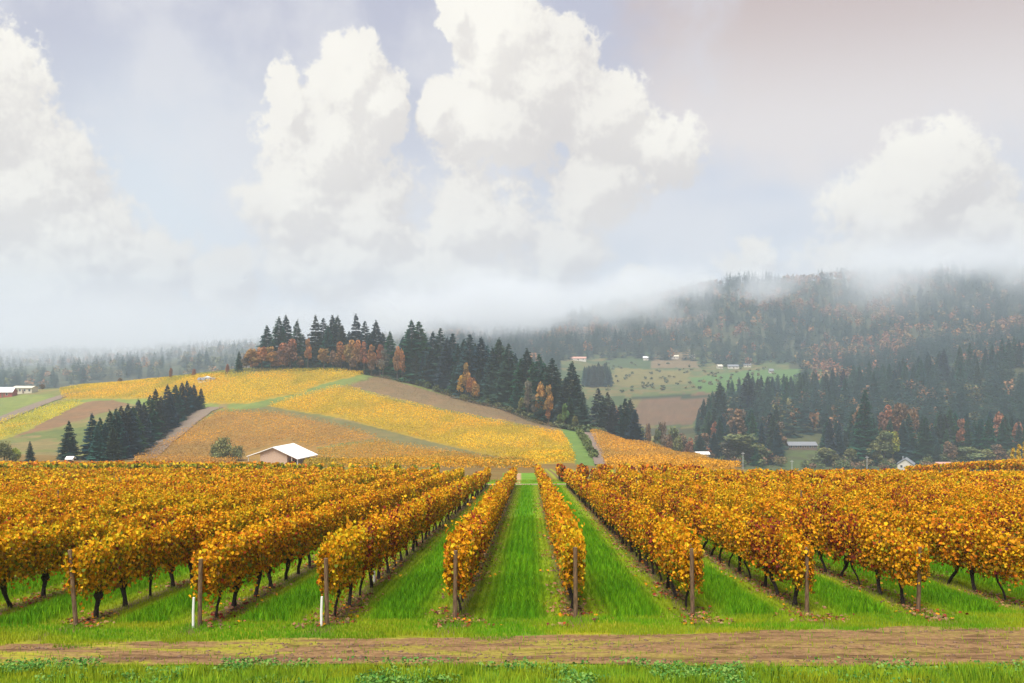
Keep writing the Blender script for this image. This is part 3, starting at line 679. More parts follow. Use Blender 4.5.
# ------------------------------------------------------------------ grass, weeds, litter
def blades(x, y, h, w_, col, r, lean=.35):
    n = len(x); z = height(x, y); a_ = r.uniform(0, 2*pi, n); la = r.uniform(0, 2*pi, n); l = h*lean*r.random(n)
    dx_ = np.cos(a_)*w_/2; dy_ = np.sin(a_)*w_/2
    V = np.stack([np.stack([x-dx_, y-dy_, z-.01], 1), np.stack([x+dx_, y+dy_, z-.01], 1),
        np.stack([x+dx_*.7+np.cos(la)*l*.4, y+dy_*.7+np.sin(la)*l*.4, z+h*.6], 1), np.stack([x+np.cos(la)*l, y+np.sin(la)*l, z+h], 1)], 1)
    return V.reshape(-1, 3), np.arange(n*4).reshape(n, 4), np.repeat(col, 4, 0)
def grass_zone(n, y0, y1, wd, r, hmul=1.):
    y = np.sqrt(r.random(n)*(y1**2-y0**2)+y0**2); x = y*r.uniform(-.60, .60, n)
    u = x-ROWDX*y; t = np.abs(((u-ROW0)/RSP+.5) % 1-.5)*RSP                     # 0 at the row, 1.2 in the lane
    start = 18.2+.07*x; lane = (y > start) & (y < 84)
    rn = (fbm(x*1.7, y*1.3, 4)-.45)*1.3; road = (y > 14.3+rn*.5) & (y < farY(x)-.15+rn)
    t2 = t+(fbm(x*1.5, y*1.5, 3)-.44)*.35
    keep = np.where(lane, (t2 > .2) | (r.random(n) < .3), True) & np.where(road, r.random(n) < .05, True) & ~((y > 84.5) & (y < 90.5) & (r.random(n) < .9))
    tall = np.where(lane, np.clip((t2-.5)/.35, .12, 1), .38)*(.6+.8*fbm(x*.9+4, y*.9, 3))
    tuft = fbm(x*2.1+40, y*2.1, 2)
    tall = np.where(y < 14.5, np.clip((14.3-y)/.7, .1, 1)*(.35+.7*(tuft > .42)), tall); tall = np.where((y > 14.5) & ~lane, tall*.45, tall)
    h = (.05+.15*tall)*r.uniform(.6, 1.25, n)*hmul
    g1 = np.array((.10,.31,.010)); g2 = np.array((.22,.42,.014)); yl = np.array((.36,.40,.02)); dk_ = np.array((.05,.22,.01))
    q = r.random(n)[:, None]; col = g1*(1-q)+g2*q; vg = (y < 14.6)[:, None]; col = np.where(vg, col*np.array([1.9, 1.25, 1.6])+.01, col)
    mixy = np.where(lane, np.clip(1.3-t2*1.5, 0, .85), np.clip(.35+.9*(fbm(x*.7, y*1.9, 3)-.4)*3, 0, .9))[:, None]
    col = col*(1-mixy)+yl*mixy
    dkm = (fbm(x*.6+70, y*.6, 3) > .5)[:, None]*.3; col = col*(1-dkm)+dk_*dkm
    col *= (r.uniform(.75, 1.2, n)*np.where(lane & (y < 50), 1+.2*np.sin(u*2*pi/.185+vnoise(x*.5, y*.2)*2), 1))[:, None]
    k = keep
    return blades(x[k], y[k], h[k], wd*r.uniform(.7, 1.3, k.sum()), col[k], r)
parts = [grass_zone(260000, 12.2, 24, .014, rng), grass_zone(230000, 24, 44, .024, rng), grass_zone(150000, 44, 100, .05, rng, 1.05)]
Vs, Fs, Cs, o_ = [], [], [], 0
for V, Fc, c_ in parts: Vs.append(V); Fs.append(Fc+o_); Cs.append(c_); o_ += len(V)
tag(link(bpy.data.objects.new('grass', mesh_np('grass', np.concatenate(Vs), np.concatenate(Fs), M_grass, np.concatenate(Cs)))),
    'bright green grass growing in the lanes between the vine rows and along the road verge', 'grass', kind='stuff')
# leafy weeds in the near verge
n = 26000; x = rng.uniform(-9, 9, n); y = rng.uniform(12.6, 14.25, n); m = (fbm(x*1.2, y*1.8, 3) > .43) & (rng.random(n) < np.where(x < 3.5, 1, .3)); x, y = x[m], y[m]
C = np.stack([x, y, height(x, y)+rng.uniform(.03, .15, len(x))], 1)
V, Fc, k = leaf_geo(C, rng.uniform(.02, .048, len(C)), .8, rng)
cl = np.array([(.06,.18,.03),(.12,.27,.045),(.2,.34,.07)])[rng.integers(0, 3, len(C))]
tag(link(bpy.data.objects.new('weeds', mesh_np('weeds', V, Fc, M_weed, np.repeat(cl, k, 0)))), 'low leafy blue-green weeds along the near road verge', 'weeds', kind='stuff')
# fallen leaves under the rows
n = 36000; k_ = rng.integers(-9, 10, n); y = 17.2+(rng.random(n)**1.6)*45; x = ROW0+RSP*k_+ROWDX*y+rng.normal(size=n)*.3
m = (np.abs(x) < .6*y) & (y > 17.3+.07*x) & (fbm(x*1.1, y*1.1, 3) > .4); x, y = x[m], y[m]
C = np.stack([x, y, height(x, y)+rng.uniform(.01, .05, len(x))], 1)
V, Fc, k = leaf_geo(C, rng.uniform(.045, .085, len(C)), 2.5, rng)
pal = np.concatenate([GOLD[1:2]*.8, REDD*.8, np.array([(.22,.12,.07),(.16,.08,.05),(.3,.14,.07),(.12,.07,.05)]), np.array([(.28,.16,.09),(.2,.1,.06),(.35,.2,.1),(.3,.08,.06)])])
tag(link(bpy.data.objects.new('fallen_leaves', mesh_np('fallen_leaves', V, Fc, M_litter, np.repeat(pick(pal, len(C)), k, 0)))), 'brown, red and yellow fallen leaves on the soil under the vine rows', 'fallen leaves', kind='stuff')
# clods and stones on the dirt road
n = 1500; x = rng.uniform(-10, 11, n); y = 14.4+rng.random(n)*(farY(x)-14.6); m = fbm(x*.5, y*3, 3) > .45; x, y = x[m], y[m]; z = height(x, y)+.012
s = rng.uniform(.012, .045, len(x)); V = []
for k in range(6):
    d = [(1,0,0),(-1,0,0),(0,1,0),(0,-1,0),(0,0,.7),(0,0,-.3)][k]; V.append(np.stack([x+d[0]*s*rng.uniform(.6, 1.5, len(x)), y+d[1]*s*rng.uniform(.6, 1.3, len(x)), z+d[2]*s], 1))
V = np.stack(V, 1).reshape(-1, 3); b = (np.arange(len(x))*6)[:, None]
Ft = np.concatenate([b+np.array(t) for t in ((0,2,4),(2,1,4),(1,3,4),(3,0,4),(2,0,5),(1,2,5),(3,1,5),(0,3,5))])
tag(link(bpy.data.objects.new('clods', mesh_np('clods', V, Ft, mat_plain('clod', (.2,.12,.08), .95, 20, col2=(.1,.06,.04))))), 'small clods of reddish earth scattered on the dirt road', 'clods', kind='stuff')

# ------------------------------------------------------------------ hillside vineyards
def block(name, label, poly, ang_, sp, step, pal, nq, size,  hmid=.9, hh=.9, ymin=130, ymax=640, gap=.0, bare=0.):
    sp *= 1.2; nq = int(nq*2.1); size *= .6
    pts = [hit(p[0], min(p[1], 470), ymin) for p in poly]; xs_ = [p[0] for p in pts]; ys_ = [p[1] for p in pts]
    cx, cy = np.mean(xs_), np.mean(ys_); R = max(max(xs_)-min(xs_), max(ys_)-min(ys_))*.75+30
    s, t = np.meshgrid(np.arange(-R, R, sp), np.arange(-R, R, step), indexing='ij'); s = s.ravel(); t = t.ravel()+rng.normal(size=s.size)*.15*step
    dx_, dy_ = sin(ang_), cos(ang_)
    x = cx+t*dx_+s*dy_; y = cy+t*dy_-s*dx_
    m = (y > ymin) & (y < ymax); x, y = x[m], y[m]; z = height(x, y); px, py = proj(x, y, z); m = inpoly(px, py, poly)
    m &= rng.random(len(x)) > gap+.25*(fbm(x/18, y/18, 3) > .56)
    x, y, z = x[m], y[m], z[m]; n = len(x)
    C = np.stack([x, y, z], 1).repeat(nq, 0)
    C = C+np.stack([rng.normal(size=n*nq)*.22, rng.normal(size=n*nq)*.25, rng.uniform(.35, hmid+hh, n*nq)], 1)
    C[:, :2] += (rng.uniform(-.5, .5, n*nq)*step)[:, None]*np.array([[dx_, dy_]])
    V, Fc, k = leaf_geo(C, rng.uniform(.7, 1.3, len(C))*size, .3, rng, 'quad')
    zone = fbm(x/22+3, y/22, 3)
    cA, cB, cC = [np.array(p) for p in pal]
    q = np.clip((zone-.32)*3.2, 0, 1)[:, None].repeat(nq, 0); 
    cl = cA*(1-q)+cB*q; q2 = np.clip((fbm(x/13+31, y/30, 3)-.42)*5, 0, .75)[:, None].repeat(nq, 0); cl = cl*(1-q2)+cC*q2; r3 = rng.random(len(C)) < .16; cl[r3] = cC
    cl = cl*rng.uniform(.7, 1.25, len(C))[:, None]
    o = link(bpy.data.objects.new(name, mesh_np(name, V, Fc, M_hill, np.repeat(cl, k, 0)))); tag(o, label, 'vineyard', 'vineyard blocks on the hillside', 'stuff')
    print(name, n); return o
DV = [(135,460),(150,452),(219,411),(273,413),(340,426),(378,438),(318,447),(316,450),(288,441),(240,455),(236,466),(135,466)]
YL = ((.80,.52,.012),(.85,.48,.012),(.36,.33,.03))
block('hillside_vineyard', 'bright yellow vineyard block along the top left of the hill', A, radians(62), 2.6, .9, YL, 8, .42)
block('hillside_vineyard', 'thin green-yellow vineyard strip along the hill crest', A2, radians(85), 2.8, 1.1, ((.35,.34,.05),(.3,.22,.06),(.2,.2,.05)), 6, .4)
block('hillside_vineyard', 'long golden vineyard block slanting down the middle of the hill', Bp, radians(118), 2.6, .9, ((.84,.46,.012),(.82,.54,.014),(.42,.34,.02)), 8, .42)
block('hillside_vineyard', 'bare brown vineyard block below the ridge firs', Cp, radians(114), 2.6, 1.2, ((.26,.18,.12),(.2,.14,.1),(.3,.22,.1)), 5, .3)
block('hillside_vineyard', 'orange brown vineyard block above the white roofed barn', DV, radians(20), 2.6, .9, ((.72,.35,.015),(.46,.23,.05),(.34,.2,.06)), 6, .36)
block('hillside_vineyard', 'narrow orange vineyard strip right of the white roofed barn', Ep, radians(97), 3.2, .8, ((.64,.32,.02),(.56,.26,.02),(.28,.24,.04)), 7, .36, ymin=150)
block('hillside_vineyard', 'orange vineyard block right of the brown hill track', Gp, radians(140), 2.6, .9, ((.74,.36,.02),(.66,.32,.03),(.36,.22,.05)), 7, .38, ymin=150)
block('hillside_vineyard', 'yellow vineyard block beside the track below the red barn', Lp, radians(70), 2.6, 1., ((.74,.6,.015),(.78,.46,.015),(.34,.36,.03)), 7, .42, gap=.12)

# ------------------------------------------------------------------ trees
def conifer_mesh(seed, lv=30, nb=8, Ht=20., Rb=3.0, detail=2, gapy=.1, open_=0.):
    r = np.random.default_rng(seed); V = []; Fq = []; cols = []
    z = Ht*.05; i = 0
    while z < Ht*.985:
        f = 1-z/Ht; R = Rb*(f**.75)*(1+.1*r.normal())*(.8+.2*min(1, (1-f)/.12+.2)); k0 = r.uniform(0, 6.28)
        for b in range(nb):
            if r.random() < gapy+open_*(1-f)*.5: continue
            a_ = k0+b*2*pi/nb+r.normal()*.2; L = max(.25, R*r.uniform(.7, 1.22)); d = np.array([cos(a_), sin(a_), 0.]); s = np.array([-sin(a_), cos(a_), 0.])
            zb = z+r.normal()*.35; dr = -.28*f-.05+.2*(1-f); W_ = L*.3+.2
            p0 = np.array([0, 0, zb]); sh = r.uniform(.7, 1.25)
            mid_ = p0+d*L*.55+np.array([0, 0, dr*L*.45]); tip = p0+d*L+np.array([0, 0, dr*L+L*.06])
            q = len(V)
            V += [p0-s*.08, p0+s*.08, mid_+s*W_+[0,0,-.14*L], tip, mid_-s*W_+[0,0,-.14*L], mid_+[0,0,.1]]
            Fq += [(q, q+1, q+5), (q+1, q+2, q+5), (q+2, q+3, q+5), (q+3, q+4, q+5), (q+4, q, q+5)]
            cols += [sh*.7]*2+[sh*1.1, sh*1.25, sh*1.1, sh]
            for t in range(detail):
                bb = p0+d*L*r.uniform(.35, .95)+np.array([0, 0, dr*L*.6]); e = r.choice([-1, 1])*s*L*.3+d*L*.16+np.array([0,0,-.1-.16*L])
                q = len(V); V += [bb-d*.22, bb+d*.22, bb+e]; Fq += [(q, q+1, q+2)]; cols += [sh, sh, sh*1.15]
        z += Ht/lv*(.55+.75*f)*r.uniform(.8, 1.2); i += 1
    q = len(V); V += [np.array([.14,0,Ht*.95]), np.array([-.08,.12,Ht*.95]), np.array([-.08,-.12,Ht*.95]), np.array([0,0,Ht])]
    Fq += [(q,q+1,q+3),(q+1,q+2,q+3),(q+2,q,q+3)]; cols += [1.]*4
    V = np.array(V); cols = np.array(cols)
    return V, np.array(Fq), cols
def conifer(seed, **kw):
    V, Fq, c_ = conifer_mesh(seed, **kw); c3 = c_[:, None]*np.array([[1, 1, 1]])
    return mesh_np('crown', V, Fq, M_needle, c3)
CON = [conifer(200+i, nb=13, lv=33, detail=4, Rb=random.uniform(3.9, 4.9), gapy=random.uniform(.05, .22), open_=random.choice([0, 0, .5])) for i in range(9)]
ctm = MB().tube([(0,0,-1.2),(0,0,4),(0,0,12),(0,0,19)], [.38,.3,.18,.03], 7).mesh('trunk', M_tbark)
FIRCOL = [(.022,.052,.042), (.028,.060,.040), (.016,.042,.040)]
fir_n = [0]
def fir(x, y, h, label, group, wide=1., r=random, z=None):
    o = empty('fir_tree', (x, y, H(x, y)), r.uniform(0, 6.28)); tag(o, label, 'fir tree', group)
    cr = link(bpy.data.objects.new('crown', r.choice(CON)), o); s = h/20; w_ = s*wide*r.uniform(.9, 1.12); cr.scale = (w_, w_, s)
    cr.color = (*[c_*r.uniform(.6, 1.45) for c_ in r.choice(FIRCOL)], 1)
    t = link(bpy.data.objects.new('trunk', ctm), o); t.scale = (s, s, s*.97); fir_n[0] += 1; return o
def leaf_crown(seed, Ht=12., W_=4., n=1500, size=.55, tall=.25, nb=12):
    r = np.random.default_rng(seed); B_ = []
    for i in range(nb):
        t = r.uniform(0, 1); zc = Ht*(tall+(1-tall)*(.18+.68*t)); rad = W_*(.55-.32*abs(t-.4))*r.uniform(.7, 1.1)
        off = (W_-rad)*np.sqrt(r.random())*(1-.55*t); a_ = r.uniform(0, 6.28); B_.append((off*cos(a_), off*sin(a_), zc, rad, rad*r.uniform(.7, 1.1)))
    k = r.integers(0, nb, n); Bk = np.array(B_)[k]
    d = r.normal(size=(n, 3)); d /= np.linalg.norm(d, axis=1)[:, None]; rr = r.random(n)**.4
    C = Bk[:, :3]+d*(rr[:, None])*Bk[:, 3:4]*np.array([[1, 1, 1.]]); C[:, 2] = Bk[:, 2]+d[:, 2]*rr*Bk[:, 4]
    V, Fc, kk = leaf_geo(C, r.uniform(.6, 1.3, n)*size, .3, r, 'quad')
    tone = r.uniform(.65, 1.3, nb)[k]*r.uniform(.75, 1.25, n); warm = r.normal(size=nb)[k]*.1
    c3 = np.stack([tone*(1+warm), tone, tone*(1-warm)], 1)
    cr = mesh_np('crown', V, Fc, M_crown, np.repeat(c3, kk, 0))
    random.seed(seed); m = MB(); m.tube([(0,0,-.8),(.1,0,Ht*.2),(-.1,.1,Ht*.5),(0,0,Ht*.85)], [.26,.2,.13,.03], 7)
    for b_ in B_: m.tube([(0,0,Ht*random.uniform(.18, .45)),(b_[0]*.5,b_[1]*.5,b_[2]*.72),(b_[0],b_[1],b_[2]+b_[4]*.5)], [.1,.06,.015], 5)
    return cr, m.mesh('trunk', M_tbark)
DEC = [leaf_crown(300+i) for i in range(5)]
DTH = [leaf_crown(320+i, n=800, size=.42) for i in range(2)]
BSH = [leaf_crown(340+i, Ht=6, W_=4.5, n=1800, size=.4, tall=.02) for i in range(2)]
POP = [leaf_crown(360, Ht=14, W_=1.6, n=1300, size=.4, tall=.05, nb=16)]
def broad(x, y, h, w_, col, label, group, kind='dec', name='deciduous_tree', cat='tree', r=random):
    src, H0, W0 = {'dec': (DEC, 12., 4.), 'thin': (DTH, 12., 4.), 'bush': (BSH, 6., 4.5), 'pop': (POP, 14., 1.6)}[kind]
    cr, tm = r.choice(src); o = empty(name, (x, y, H(x, y)), r.uniform(0, 6.28)); tag(o, label, cat, group)
    c_ = link(bpy.data.objects.new('crown', cr), o); c_.scale = (w_/W0, w_/W0, h/H0); c_.color = (*col, 1)
    t = link(bpy.data.objects.new('trunk', tm), o); t.scale = c_.scale; return o
def top_h(px, Y, pyt): x, y, z = at(px, Y); return x, y, zpy(Y, pyt)-z
def crestY(px): return float(np.interp(px, [0,130,250,345,420,500,560,600,650,700], [545,520,480,480,470,430,392,372,332,287]))

# firs along the ridge: (px, top py, extra depth behind the crest)
RIDGE = [(239,351,8),(267,326,22),(279,317,18),(286,316,30),(297,320,24),(303,334,34),(315.5,315.5,22),(323.5,318,30),(328,326,20),(332.6,316,26),(337.5,316,34),(342,325,22),(349,331,30),
 (356,314,20),(365,321,30),(370,333,22),(376,320.6,26),(383,333,32),(390,331,24),(403,336,16),(408,331,26),(411.6,320.5,14),(419,321,18),(425,334,26),(432.7,332,14),(437,341,24),(440.6,328,18),(447,337,12),(452.5,333,24),
 (458,343,16),(464,340,26),(469.6,334,14),(475,344,22),(481,337,16),(487,345,26),(493,347,14),(499,338,18),(504,349,26),(508.6,343.5,14),(515,354,22),(521,358,16),(527,349,20),(533,362,14),(539,354,18),(545,365,24),(552,358,14),(558,371,20),
 (565,378,12),(572,362,20),(577,377,26),(583,392,18),(598,388,70),(603,396,62),(607.5,392,76),(613,401,66),(620,405,78),(625,398,64),(630,399,74),(635,410,60)]
for i, (px, pt, ex) in enumerate(RIDGE):
    Yd = crestY(px)+ex; x, y, h = top_h(px, Yd, pt)
    where = 'clump at the left end of the ridge' if px < 300 else 'ridge above the yellow fields' if px < 395 else 'dense stand on the ridge' if px < 520 else 'slope down the right of the ridge' if px < 590 else 'low group right of the ridge'
    lab = ('lone small fir on the crest left of the ridge trees' if px < 250 else f'{"tall" if h > 26 else "dark"} fir, {ordinal(i)} from left, {where}')
    fir(x, y, h, lab, 'firs along the ridge', 1.25 if px < 395 else 1.3)
# lower firs filling the stand's skirts
FILL = [(416,352),(428,358),(444,360),(455,366),(478,368),(490,372),(503,378),(516,384),(528,388),(560,402),(570,396),(310,352),(302,350),(345,352),(368,350),(423,356)]
for i, (px, pt) in enumerate(sorted(FILL)):
    x, y, h = top_h(px, crestY(px)+9, pt); fir(x, y, max(h, 5), f'short dark fir at the foot of the ridge trees, {ordinal(i+1)} from the left', 'short firs at the ridge foot', 1.35)
# fir belt left of the farm track
ROWF = [(69,421,460),(30,441,461.5),(92,413.4,460),(100,417,460),(105,422,460),(110,410,459),(116,408,459),(121,405.5,458),(128,404,457),(133,407,453),(138.5,399,449),(144,402,446),(150,395,441),(155.6,388,437),(161,396,433),(167.5,384,429),(171,392,426),(175.4,384.4,422),(182,382,417),(187,380.4,414),(190.5,386,412),(194,384,411),(201,388,409.5),
 (97,424,461),(113,426,460.5),(124,425,459),(136,420,453),(147,414,446),(160,408,435),(170,402,427),(179,395,420)]
j = 0
for i, (px, pt, pb) in enumerate(sorted(ROWF)):
    bx, by, bz = hit(px, pb, 235); h = zpy(by, pt)-bz
    if px < 40: lab = 'small lone fir at far left behind the orange field'
    elif px < 75: lab = 'lone dark fir standing beside the small white shed'
    else: j += 1; lab = f'dark fir in the belt left of the grey farm track, {ordinal(j)} from the left'
    fir(bx, by, h, lab, 'firs left of the farm track', 1.35)
# small dark tree behind the pale building
x, y, z = at(24, 560); fir(x, y, zpy(560, 385)-z, 'small fir behind the long pale farm building', 'firs by the farm buildings', 1.5)

BR = {'orange': (.38,.18,.07), 'rust': (.29,.13,.075), 'ochre': (.38,.22,.07), 'olive': (.16,.17,.065), 'brown': (.2,.13,.08), 'gold': (.55,.33,.05), 'green': (.13,.2,.05), 'yellowgreen': (.3,.32,.05), 'grey': (.2,.17,.12), 'yellow': (.62,.44,.04)}
RB = [(252,347,9,'ochre'),(262,344,10,'orange'),(271,346,8,'ochre'),(282,341,8,'rust'),(290,337,9,'rust'),(285,352,6,'orange'),(308,338,5,'orange'),(324,346.5,7.5,'ochre'),(333,349,5,'brown'),(341,340,7,'orange'),(350,338,7,'ochre'),(357,338,6,'orange'),(364,341,6,'rust'),
 (371,344,6,'orange'),(380,340,5,'rust'),(383,347,8,'grey'),(397,344,4.5,'orange'),(402,347,4,'orange'),(337,356,6,'brown'),(354,354,7,'brown'),(372,355,6,'brown'),(300,356,5,'brown'),(246,352,6,'brown'),(255,358,6,'orange'),(275,358,6,'orange'),
 (466,362,6,'ochre'),(471,374,6,'orange'),(461,374,5,'gold'),(476,380,5,'ochre'),(528,379,6,'grey'),(541,380,7,'ochre'),(549,384,6,'ochre'),(535,392,5,'grey'),(548,407,3.5,'orange'),(565,402,5,'green'),(575,414,5,'olive'),(560,412,5,'green'),(522,396,5,'olive'),(617,404,4,'rust'),
 (640,424,6,'olive'),(648,418,5,'brown'),(657,428,7,'olive'),(668,430,7,'brown'),(678,434,7,'olive'),(662,418,6,'brown'),(690,436,6,'rust')]
for i, (px, pt, wpx, cn) in enumerate(sorted(RB)):
    ex = 4 if px < 300 or px > 440 else 6
    Yd = crestY(px)+ex if px < 610 else 470; x, y, h = top_h(px, Yd, pt)
    broad(x, y, max(h, 4), wpx*1.1*Yd/F, BR[cn], f'{cn if cn != "yellowgreen" else "yellow-green"} autumn tree at the foot of the ridge woods, {ordinal(i+1)} from the left', 'autumn trees on the ridge', 'thin' if cn in ('gold', 'grey') else 'dec')
for i, (px, pt, pb, w_, cn, lab) in enumerate([(120,378,386,6,'brown','dull brown bush on the skyline above the yellow vineyard'),(171,368,380,4.5,'rust','rusty bush on the skyline above the fir belt'),(194,369,378,5,'rust','reddish bush on the skyline left of the small pavilion'),(227,364,374,5,'rust','dull red bush on the skyline left of the lone small fir'),
   (42,386,396,7,'brown','dark brown shrub between the pale building and the vineyard')]):
    Yd = crestY(px)+3; x, y, h = top_h(px, Yd, pt); broad(x, y, max(h, 3), w_*.6*Yd/F, BR[cn], lab, 'bushes on the skyline', 'bush', 'bush', 'bush')
for (px, pt, pb, w_, cn, lab) in [(225,438,462,15,'olive','rounded olive bush left of the white roofed barn'),(216,444,462,8,'olive','smaller olive bush joined to the rounded one near the barn'),(238,446,462,9,'olive','low olive bush just left of the barn lean-to'),(4,441,464,12,'olive','leafy olive tree at the left edge of the photo'),(15,448,464,8,'yellowgreen','yellow-green bush right of the left edge tree')]:
    bx, by, bz = hit(px, min(pb, 461), 235); h = zpy(by, pt)-bz; broad(bx, by, h, w_*by/F, tuple(v*1.25 for v in BR[cn]), lab, 'olive bushes on the flat', 'bush', 'bush', 'bush')

# right-hand valley: autumn trees and firs
VB = [(741,431,465,23,'olive'),(728,440,465,12,'grey'),(760,442,465,12,'olive'),(825,446,464,14,'olive'),(884,430,464,13,'olive'),(893,427,462,8,'yellowgreen'),(874,440,464,9,'olive'),(921,429,458,9,'green'),(930,440,460,9,'olive'),(966,446,466,18,'olive'),(950,440,464,8,'brown'),(985,448,466,13,'olive'),(998,444,464,10,'brown'),(1012,448,466,9,'olive'),
 (739,408,450,12,'brown'),(777,418,455,11,'brown'),(715,418,452,6,'rust'),(722,426,455,6,'orange'),(702,432,458,9,'brown'),(690,440,462,9,'olive'),(861,400,450,10,'brown'),(900,396,440,12,'brown'),(886,402,445,9,'rust'),(912,404,445,9,'brown'),(898,414,445,8,'rust'),(1000,410,452,9,'rust'),(962,418,452,7,'rust'),(985,424,455,6,'brown'),(1018,420,455,7,'rust'),(836,432,458,7,'brown'),(768,448,464,6,'rust'),(675,425,462,10,'olive'),(664,436,465,9,'brown'),(683,432,462,8,'brown'),(851,446,463,8,'olive'),(945,452,466,8,'olive'),(756,436,460,8,'rust'),(708,446,464,6,'rust')]
for i, (px, pt, pb, wpx, cn) in enumerate(sorted(VB)):
    Yd = 500 if pb > 460 else 530; x, y, h = top_h(px, Yd, pt)
    broad(x, y, max(h, 4), wpx*Yd/F*1.15, BR[cn], f'{cn if cn != "yellowgreen" else "yellow-green"} tree at the foot of the dark fir slope, {ordinal(i+1)} from the left', 'broadleaf trees in the valley', 'thin' if cn == 'grey' else 'dec')
for i, (px, pt) in enumerate([(1013,447),(1019,443),(1025,440)]):
    x, y, h = top_h(px, 260, pt); broad(x, y, h+1, 1.0, BR['yellow'], f'slim yellow poplar at the right edge, {ordinal(i+1)} of three', 'yellow poplars', 'pop', 'poplar_tree', 'poplar tree')
SPEC = [(865,389,505,1.0),(700,434,490,1.5),(714,432,500,1.6),(773,414,520,1.2),(756,446,495,1.4),(936,444,500,1.4),(980,418,515,1.3),(748,372,640,1.2),(720,382,620,1.3),(772,445,500,1.),(1005,415,520,1.2),(845,430,520,1.1)]
for i, (px, pt, Yd, wd) in enumerate(sorted(SPEC)):
    x, y, h = top_h(px, Yd, pt); fir(x, y, h, f'dark fir on the valley floor before the fir slope, {ordinal(i+1)} from the left', 'firs on the valley floor', wd)
def topline(px): return float(np.interp(px, [640,690,705,730,760,850,880,930,1024], [450,430,398,380,378,368,358,345,330]))
cand = []; rr = random.Random(5); tries = 0
while len(cand) < 620 and tries < 60000:
    tries += 1
    px = rr.uniform(680, 1050); Yd = rr.uniform(505, 830)
    if px < 705 and Yd < 560: continue
    if 778 < px < 826 and Yd < 585: continue
    x, y, z = at(px, Yd); h = rr.uniform(17, 29)*(.85 if px < 740 else 1); pt = CY-F*(z+h-CAMZ)/Yd
    if pt < topline(px)-3: continue
    if any((x-c_[0])**2+(y-c_[1])**2 < 30 for c_ in cand): continue
    cand.append((x, y, h, px, Yd))
cand.sort(key=lambda c_: c_[4]); NIND = 292-fir_n[0]-14
# keep the front ones and the ones that stand on the skyline
crown = set(); 
for b_ in range(680, 1050, 5):
    s = [c_ for c_ in cand if b_ <= c_[3] < b_+5]
    s.sort(key=lambda c_: CY-F*(H(c_[0], c_[1])+c_[2]-CAMZ)/c_[4])
    for c_ in s[:1]: crown.add(c_)
ind = sorted(crown)
for c_ in cand:
    if len(ind) >= NIND: break
    if c_ not in crown: ind.append(c_)
ind = sorted(ind, key=lambda c_: c_[3]); is_ = set(ind); bulk_f = [c_ for c_ in cand if c_ not in is_]
for i, c_ in enumerate(ind):
    sky_ = 'on top edge of' if c_ in crown else 'low on' if c_[4] < 600 else 'amid'
    fir(c_[0], c_[1], c_[2], f'dark fir {sky_} right-hand fir slope, {ordinal(i+1)} from left', 'firs on the right-hand slope', rr.uniform(.95, 1.2))
# distant copse
for i in range(14):
    px = 584+i*2+rr.uniform(-.6, .6); x, y, h = top_h(px, 900+rr.uniform(-15, 15), 362+rr.uniform(-1, 4)+(4 if i > 11 else 0)+(2 if i < 2 else 0))
    fir(x, y, h, 'hazy blue fir in the square copse on the far fields', 'hazy firs in the square copse', 1.15)
print('FIRS', fir_n[0])

# masses of trees nobody can count
LC = [conifer_mesh(400+i, lv=14, nb=7, detail=1, Rb=4.4) for i in range(4)]
def forest(name, label, items, nl=46, lsz=1.):
    Vs, Fs, Cs, o_ = [], [], [], 0; lz = np.array([i for i in items if i[4] == 'c'], dtype=object)
    for (x, y, h, w_, kd, cl) in items:
        z = H(x, y)
        if kd == 'c':
            V, Fq, c_ = LC[int(rng.integers(0, 4))]; a_ = rng.uniform(0, 6.28); s = h/20
            P_ = np.stack([(V[:, 0]*cos(a_)-V[:, 1]*sin(a_))*s*w_+x, (V[:, 0]*sin(a_)+V[:, 1]*cos(a_))*s*w_+y, V[:, 2]*s+z], 1)
            cc_ = c_[:, None]*np.array(cl)
        else:
            n = nl; d = rng.normal(size=(n, 3)); d /= np.linalg.norm(d, axis=1)[:, None]; rad = rng.random(n)**.5
            Cn = np.stack([x+d[:, 0]*rad*w_, y+d[:, 1]*rad*w_, z+h*.58+d[:, 2]*rad*h*.42], 1)
            P_, Fq, _ = leaf_geo(Cn, rng.uniform(1.2, 2.4, n)*lsz, .3, rng, 'quad'); Fq = np.concatenate([Fq[:, :3], Fq[:, [0, 2, 3]]])
            cc_ = np.repeat(rng.uniform(.7, 1.3, n), 4)[:, None]*np.array(cl)
        Vs.append(P_); Fs.append(Fq+o_); Cs.append(cc_); o_ += len(P_)
    print(name, len(items), sum(len(f) for f in Fs))
    return tag(link(bpy.data.objects.new(name, mesh_np(name, np.concatenate(Vs), np.concatenate(Fs), M_forest, np.concatenate(Cs)))), label, 'forest', kind='stuff')
forest('fir_forest', 'dense dark fir forest filling the right-hand slope between the nearer firs', [(c_[0], c_[1], c_[2], 1.25, 'c', random.choice(FIRCOL)) if random.random() < .86 else (c_[0], c_[1], c_[2]*.72, 4.6, 'd', random.choice([(.2,.12,.07),(.15,.14,.06),(.26,.14,.07)])) for c_ in bulk_f])
items = []; tr = 0
